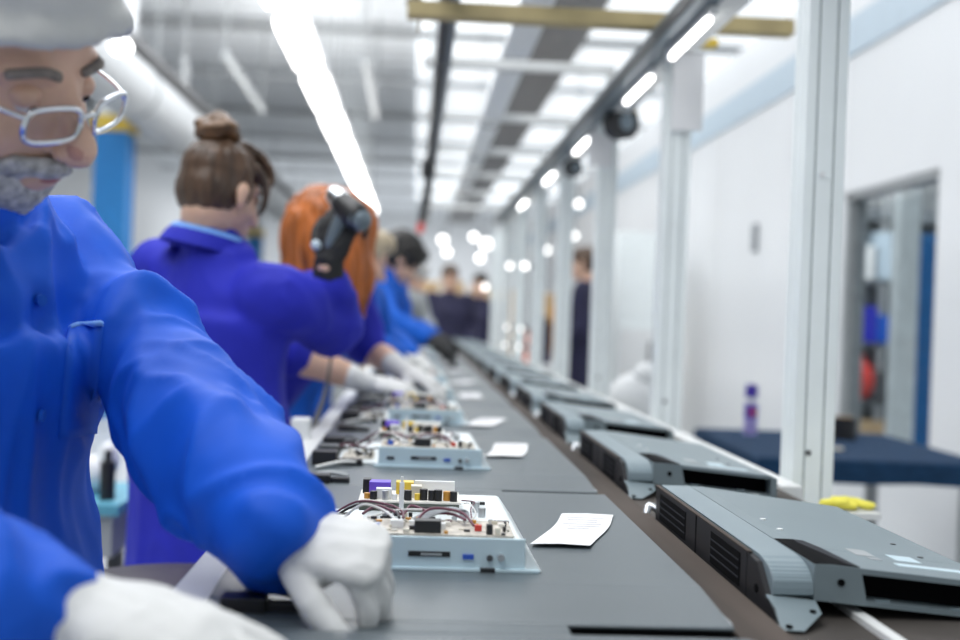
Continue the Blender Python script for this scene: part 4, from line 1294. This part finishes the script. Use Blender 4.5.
for q in (-1, 1):
    ring = []
    for k in range(16):
        a = 2 * PI * k / 16
        ex, ez = math.copysign(abs(math.cos(a)) ** .6, math.cos(a)), math.copysign(abs(math.sin(a)) ** .6, math.sin(a))
        ring.append(hd_ + R_ @ V((.108 - .006 * q * ex, q * .036 + ex * .027, -.010 + ez * .0155)))
    b.tube(ring + ring[:1], .0026, seg=6, cr=2)
    b.tube([hd_ + R_ @ V(p) for p in ((.100, q * .063, -.002), (.07, q * .076, .0), (.0, q * .085, .002), (-.03, q * .084, -.010))], .0022, seg=6)
b.tube([hd_ + R_ @ V(p) for p in ((.113, -.010, -.005), (.116, 0, -.002), (.113, .010, -.005))], .0024, seg=6)
gl = b.build('spectacles', M['chrome'], man, smooth=True)
for q in (-1, 1):
    b = MB()
    b.loft([[hd_ + R_ @ V((x - .006 * q * math.cos(2 * PI * k / 16), q * .036 + math.cos(2 * PI * k / 16) * .0255, -.010 + math.sin(2 * PI * k / 16) * .0145)) for k in range(16)] for x in (.107, .109)])
    b.build('lens', M['lens'], gl, smooth=False)
# pocket, placket and buttons on the coat front
fx = V((.97, -.22, 0)).normalized()
MX = man.location


def patch(name, cpos, w_, h_, th, mt, rx=0., bev=.003):
    rm = frame(fx) @ Matrix.Rotation(rx, 3, 'Y')
    b = MB().box(V(cpos) - MX, (th, w_, h_), rm)
    return b.build(name, M[mt], man, bevel=bev)


# ---- woman with a bun
F1 = V((.62, .78, 0))
rt1 = V((F1.y, -F1.x, 0))
c1 = V((-.445, 2.62, 0))
shR1 = at(280, 298, 2.50); shL1 = at(158, 272, 2.74)
hd1 = at(222, 193, 2.62)
wom, h1, R1 = worker('woman in royal blue coat with brown hair bun, raised black gloved hand holding a scanner', hd1, (.62, .76, -.20), at(208, 234, 2.62), shL1, shR1,
             at(175, 400, 2.95), at(338, 332, 2.66), at(262, 420, 3.0), at(327, 268, 2.56), V((-.43, 2.62, .90)), 'coat_w', hem=.42, glove='glove_w', glove_r='glove_b',
             sleeve_r=.82, hands={'r': dict(d=at(338, 226, 2.56) - at(326, 268, 2.56), n=(-.35, -.9, .1), curl=(1.15, 1.2, 1.2, 1.15), thumb=.7, s=.98, fat=1.08)},
             voxel=.008, hw=.185, dp=.115, collar='trim_b', seed=9, headscale=.90)
b = MB()
S1 = .90
skull_cap(b, h1, R1, 1.03, .0, S1)
for k in range(26):
    a = (k / 25 - .5) * 2
    # combed up from the nape and temples to the bun
    y0 = a * .078
    x0 = -.085 + .10 * abs(a) ** 1.5
    b.tube([h1 + R1 @ (V(p) * S1) for p in ((x0, y0 * .95, -.060 + .035 * abs(a)), (x0 - .012 + .01 * abs(a), y0 * 1.02, .02), (-.075 + .045 * abs(a), y0 * .85, .085), (-.045, y0 * .25, .125))], [.005, .008, .009, .008], seg=6)
for k in range(7):
    y0 = (k / 6 - .5) * .11
    b.tube([h1 + R1 @ (V(p) * S1) for p in ((-.03, y0 * .4, .125), (.04, y0 * .8, .115), (.085, y0, .085), (.096, y0 * 1.1, .050))], [.008, .011, .010, .007], seg=6)
for k in range(5):
    b.tube([h1 + R1 @ (V(p) * S1) for p in ((.03, -.070, .07), (.060 + .006 * k, -.073 + .004 * k, .04), (.080 + .006 * k, -.068 + .008 * k, -.002), (.076 + .005 * k, -.060 + .006 * k, -.030))], [.010, .009, .007, .004], seg=6)
b.remesh('hair', M['hair_br'], wom, .0045, 2, lambda p, n: .003 * noise.noise(V((p.x * 90, p.y * 90, p.z * 16))))
b = MB()
for k in range(11):
    a0 = k * .62
    pts = []
    for q in range(8):
        a = a0 + q * .42
        rr = .029 + .010 * math.sin(k * 2.1)
        pts.append(h1 + R1 @ V((-.045 + rr * math.cos(a), rr * math.sin(a) * 1.15, .124 + .016 * math.sin(k * 1.3 + q * .3))))
    b.tube(pts, [.007, .011, .012, .012, .012, .012, .010, .006], seg=8, cr=3)
for k in range(8):
    a = k * 2.4
    b.tube([h1 + R1 @ V((-.045 + .030 * math.cos(a), .034 * math.sin(a), .128)), h1 + R1 @ V((-.045 + .012 * math.cos(a + 1), .012 * math.sin(a + 1), .152 - .004 * (k % 3))), h1 + R1 @ V((-.045 + .032 * math.cos(a + 2.3), .036 * math.sin(a + 2.3), .134))], [.007, .011, .007], seg=8)
b.ell(h1 + R1 @ V((-.045, 0, .132)), (.034, .038, .037), R1)
b.remesh('hair_bun', mat('hair_bun_lit', (.13, .065, .028), .42, var=.6, scale=45, bump=.4, bscale=110), wom, .0036, 1, lambda p, n: .003 * noise.noise(p * 70))  # lighter than the other hair: highlight on the bun put into its colour

# tool in the raised hand: a chrome and black scanner gun with a cord
tb0 = at(337, 238, 2.545)
o = empty('hand_scanner', tb0, 0, 'black and chrome handheld scanner gun gripped in the raised black glove', 'scanner')
loc = lambda px, py, Y: at(px, py, Y) - tb0
MB().tube([loc(330, 246, 2.56), loc(336, 230, 2.55), loc(344, 214, 2.545)], [(.016, .020), (.015, .019), (.017, .022)], seg=12).build('handle', M['track_grey'], o, smooth=True)
MB().tube([loc(338, 199, 2.56), loc(346, 207, 2.54), loc(355, 215, 2.52), loc(358, 218, 2.515)], [.022, .027, .030, .028], seg=16).build('scanner_head', M['black_pl'], o, smooth=True)
MB().tube([loc(335, 196, 2.565), loc(341, 201, 2.555)], [.021, .026], seg=16).build('chrome_back', M['chrome'], o, smooth=True)
MB().tube([loc(358.5, 218.3, 2.513), loc(360, 219.5, 2.51)], [.028, .025], seg=16).build('window', M['track_grey'], o, smooth=True)
MB().tube([loc(329, 249, 2.56), loc(320, 262, 2.62), loc(318, 300, 2.74), loc(330, 352, 2.86), loc(329, 372, 2.82), loc(325, 392, 2.78), loc(316, 420, 2.62), loc(304, 446, 2.45)], [.006, .004, .003, .003, .004, .005, .007, .006], seg=8).build('cord', M['black_pl'], o, smooth=True)
MB().ell(loc(316, 245, 2.52), .011).build('cord_plug', M['stripe'], o, smooth=True)

# ---- red haired worker
rd, h2, R2 = worker('red haired worker in royal blue short sleeved coat, bent over with white gloves', at(334, 240, 3.30), (.84, .34, -.42), at(312, 282, 3.30), at(347, 292, 3.48), at(308, 300, 3.13),
             at(364, 345, 3.50), at(290, 352, 3.02), at(405, 371, 3.40), at(366, 383, 3.10), V((-.50, 3.28, .92)), 'coat_w', hem=.45, sleeve_l=0, sleeve_r=0, glove='glove_w', fat_arm=1.12,
             hands={'l': dict(d=(.6, -.35, -.25), n=(.2, -.1, 1), curl=(.6, .6, .6, .6), s=.98), 'r': dict(d=(.9, .05, -.12), n=(.1, -.25, 1), curl=(.55, .5, .5, .5), s=.98)},
             voxel=.009, hw=.18, dp=.115, hmat='hair_rd', seed=14, detail=False)
b = MB()
skull_cap(b, h2, R2, 1.10)
rnd = random.Random(5)
for k in range(46):
    a = (k / 45 - .5) * 2 * 2.35            # angle round the head, 0 = back
    cx, sy = -math.cos(a), math.sin(a)
    L = .20 + .05 * rnd.random() - (.05 if abs(a) > 1.9 else 0)
    dn = R2.transposed() @ V((0, 0, -1))
    p0 = V((-.015 + .03 * cx, .03 * sy, .132))
    p1 = V((-.018 + .100 * cx, .094 * sy, .085))
    p2 = V((-.015 + .122 * cx, .110 * sy, .01))
    p3 = p2 + dn * L * .45 + V((.010 * cx, .012 * sy, 0))
    p4 = p2 + dn * L + V((-.004 * cx, -.012 * sy, 0)) + V((rnd.uniform(-.015, .015), rnd.uniform(-.015, .015), 0))
    b.tube([h2 + R2 @ p for p in (p0, p1, p2, p3, p4)], [.010, .017, .019, .018, .007], seg=6)
b.remesh('hair', M['hair_rd'], rd, .006, 2, lambda p, n: .010 * noise.noise(V((p.x * 48, p.y * 48, p.z * 7))) + .004 * noise.noise(V((p.x * 120, p.y * 120, p.z * 12))))


# ---- further workers
def short_hair(root, h, R, mt, k=1.09, seed=1, amp=.006):
    b = MB()
    skull_cap(b, h, R, k, .004)
    b.ell(h + R @ V((.030, 0, .085)), (.065, .068, .045), R)
    return b.remesh('hair', M[mt], root, .007, 2, lambda p, n: amp * noise.noise(p * 45 + V((seed, 0, 0))))


p4, h4, R4 = worker('blond worker in blue coat behind the red haired one', at(364, 258, 4.6), (.85, .35, -.45), at(350, 282, 4.6), at(368, 294, 4.75), at(340, 296, 4.45),
             at(384, 335, 4.8), at(366, 340, 4.35), at(412, 356, 4.7), at(399, 356, 4.45), V((-.52, 4.6, .92)), 'coat_b', glove='glove_w', voxel=.012, hmat='hair_bl', seed=3, headscale=.92, detail=False, eyes=False)
short_hair(p4, h4, R4, 'hair_bl', 1.0)
p5, h5, R5 = worker('dark haired worker in blue coat leaning over the line with a black glove', at(401, 260, 5.9), (.72, .10, -.68), at(388, 268, 5.9), at(394, 287, 6.1), at(376, 286, 5.75),
             at(404, 325, 6.05), at(388, 318, 5.6), at(434, 336, 5.9), at(428, 340, 5.55), V((-.54, 5.9, .92)), 'coat_b', glove='glove_b', voxel=.012, hmat='hair_bk', seed=6, detail=False, eyes=False)
short_hair(p5, h5, R5, 'hair_bk', 1.2, 4, .014)
p6, h6, R6 = worker('grey haired worker in pale clothes behind the dark haired one', at(413, 277, 8.6), (.6, -.5, -.5), at(410, 291, 8.6), at(417, 298, 8.75), at(402, 299, 8.45),
             at(424, 318, 8.7), at(402, 320, 8.3), at(432, 330, 8.6), at(420, 332, 8.3), V((-.52, 8.6, .88)), 'frame_grey', voxel=.014, hmat='hair_gr', seed=8, detail=False, eyes=False)
short_hair(p6, h6, R6, 'hair_gr', 1.12)


def stander(label, px, py_head, Y, fwd, coat, hmat, seed, s=1.0, spread=.0):
    h = at(px, py_head, Y)
    fwd = V(fwd)
    f2 = V((fwd.x, fwd.y, 0)).normalized()
    lf = V((-f2.y, f2.x, 0))
    nk = h + V((0, 0, -.15)) - f2 * .03
    m_ = nk + V((0, 0, -.06))
    sl, sr = m_ + lf * .185, m_ - lf * .185
    el, er = sl + lf * (.06 + spread) + V((0, 0, -.27)) - f2 * .02, sr - lf * (.06 + spread) + V((0, 0, -.27)) - f2 * .02
    wl, wr = el + f2 * .17 - lf * .05 + V((0, 0, -.15)), er + f2 * .17 + lf * .05 + V((0, 0, -.15))
    hp = V((nk.x, nk.y, nk.z - .56))
    r, hh_, RR = worker(label, h, fwd, nk, sl, sr, el, er, wl, wr, hp, coat, hem=hp.z - .15, voxel=.014, hw=.19, dp=.12, hmat=hmat, seed=seed, detail=False, eyes=(fwd.y < .2))
    short_hair(r, hh_, RR, hmat, 1.09, seed)
    return r


stander('person in dark navy jacket facing us at the far end of the line', 450, 278, 11.6, (0.05, -1, -.25), 'coat_n', 'hair_br', 11)
stander('person in dark blue jacket at the far end, beside the posts', 480, 285, 12.6, (-.3, -1, -.1), 'coat_n', 'hair_bk', 12)
stander('man in navy jacket standing in profile between the white posts', 583, 264, 9.0, (-.9, .3, -.15), 'coat_n', 'hair_br', 13)
# ---- details of the man's coat: pocket, placket seam, buttons, laid on the coat surface
def project(obj, o, d):
    bpy.context.view_layer.update()
    ok, loc_, nr, _ = obj.ray_cast(o - MX, d)
    return (loc_, nr) if ok else (None, None)


coat = [c for c in man.children if c.name.startswith('coat')][0]


def on_coat(name, grid, mt, th=.004, par=None):
    """strip of cloth laid on the coat: grid of photo pixels, seen along the camera rays onto the real surface"""
    b = MB()
    rows = []
    for row in grid:
        r = []
        for px, py in row:
            d = (at(px, py, 1.0) - CAM).normalized()
            p, n_ = project(coat, CAM, d)
            if p is None: return None
            r.append((p, n_))
        rows.append(r)
    up_ = [[b.bm.verts.new(p + n_ * th) for p, n_ in r] for r in rows]
    dn = [[b.bm.verts.new(p - n_ * .004) for p, n_ in r] for r in rows]
    I, J = len(rows), len(rows[0])
    for i in range(I - 1):
        for j in range(J - 1):
            b.bm.faces.new((up_[i][j], up_[i + 1][j], up_[i + 1][j + 1], up_[i][j + 1]))
            b.bm.faces.new((dn[i][j + 1], dn[i + 1][j + 1], dn[i + 1][j], dn[i][j]))
    for i in range(I - 1):
        for j in (0, J - 1):
            b.bm.faces.new((up_[i][j], dn[i][j], dn[i + 1][j], up_[i + 1][j]))
    for j in range(J - 1):
        for i in (0, I - 1):
            b.bm.faces.new((up_[i][j], up_[i][j + 1], dn[i][j + 1], dn[i][j]))
    return b.build(name, M[mt], par or man, smooth=True)


pk = on_coat('chest_pocket', [[(68 + 9 * i - 1 * j, 328 + 11 * j - i) for j in range(11)] for i in range(5)], 'coat_m', .0035)
if pk: on_coat('pocket_hem', [[(68 + 9 * i, 326 + 5 * j - i) for j in range(2)] for i in range(5)], 'trim_b', .0055)
for py in (300, 415):
    d = (at(38, py, 1.0) - CAM).normalized()
    p, n_ = project(coat, CAM, d)
    if p is not None:
        MB().cyl(p + n_ * .002, p + n_ * .006, .006, seg=14).build('button', M['coat_b'], man)

for o in sc.objects:
    if o.parent is None and 'label' in o:
        o['label'] = o['label'].replace('nearest from the camera', 'nearest to the camera').replace('nearest of the row', 'first of the row')
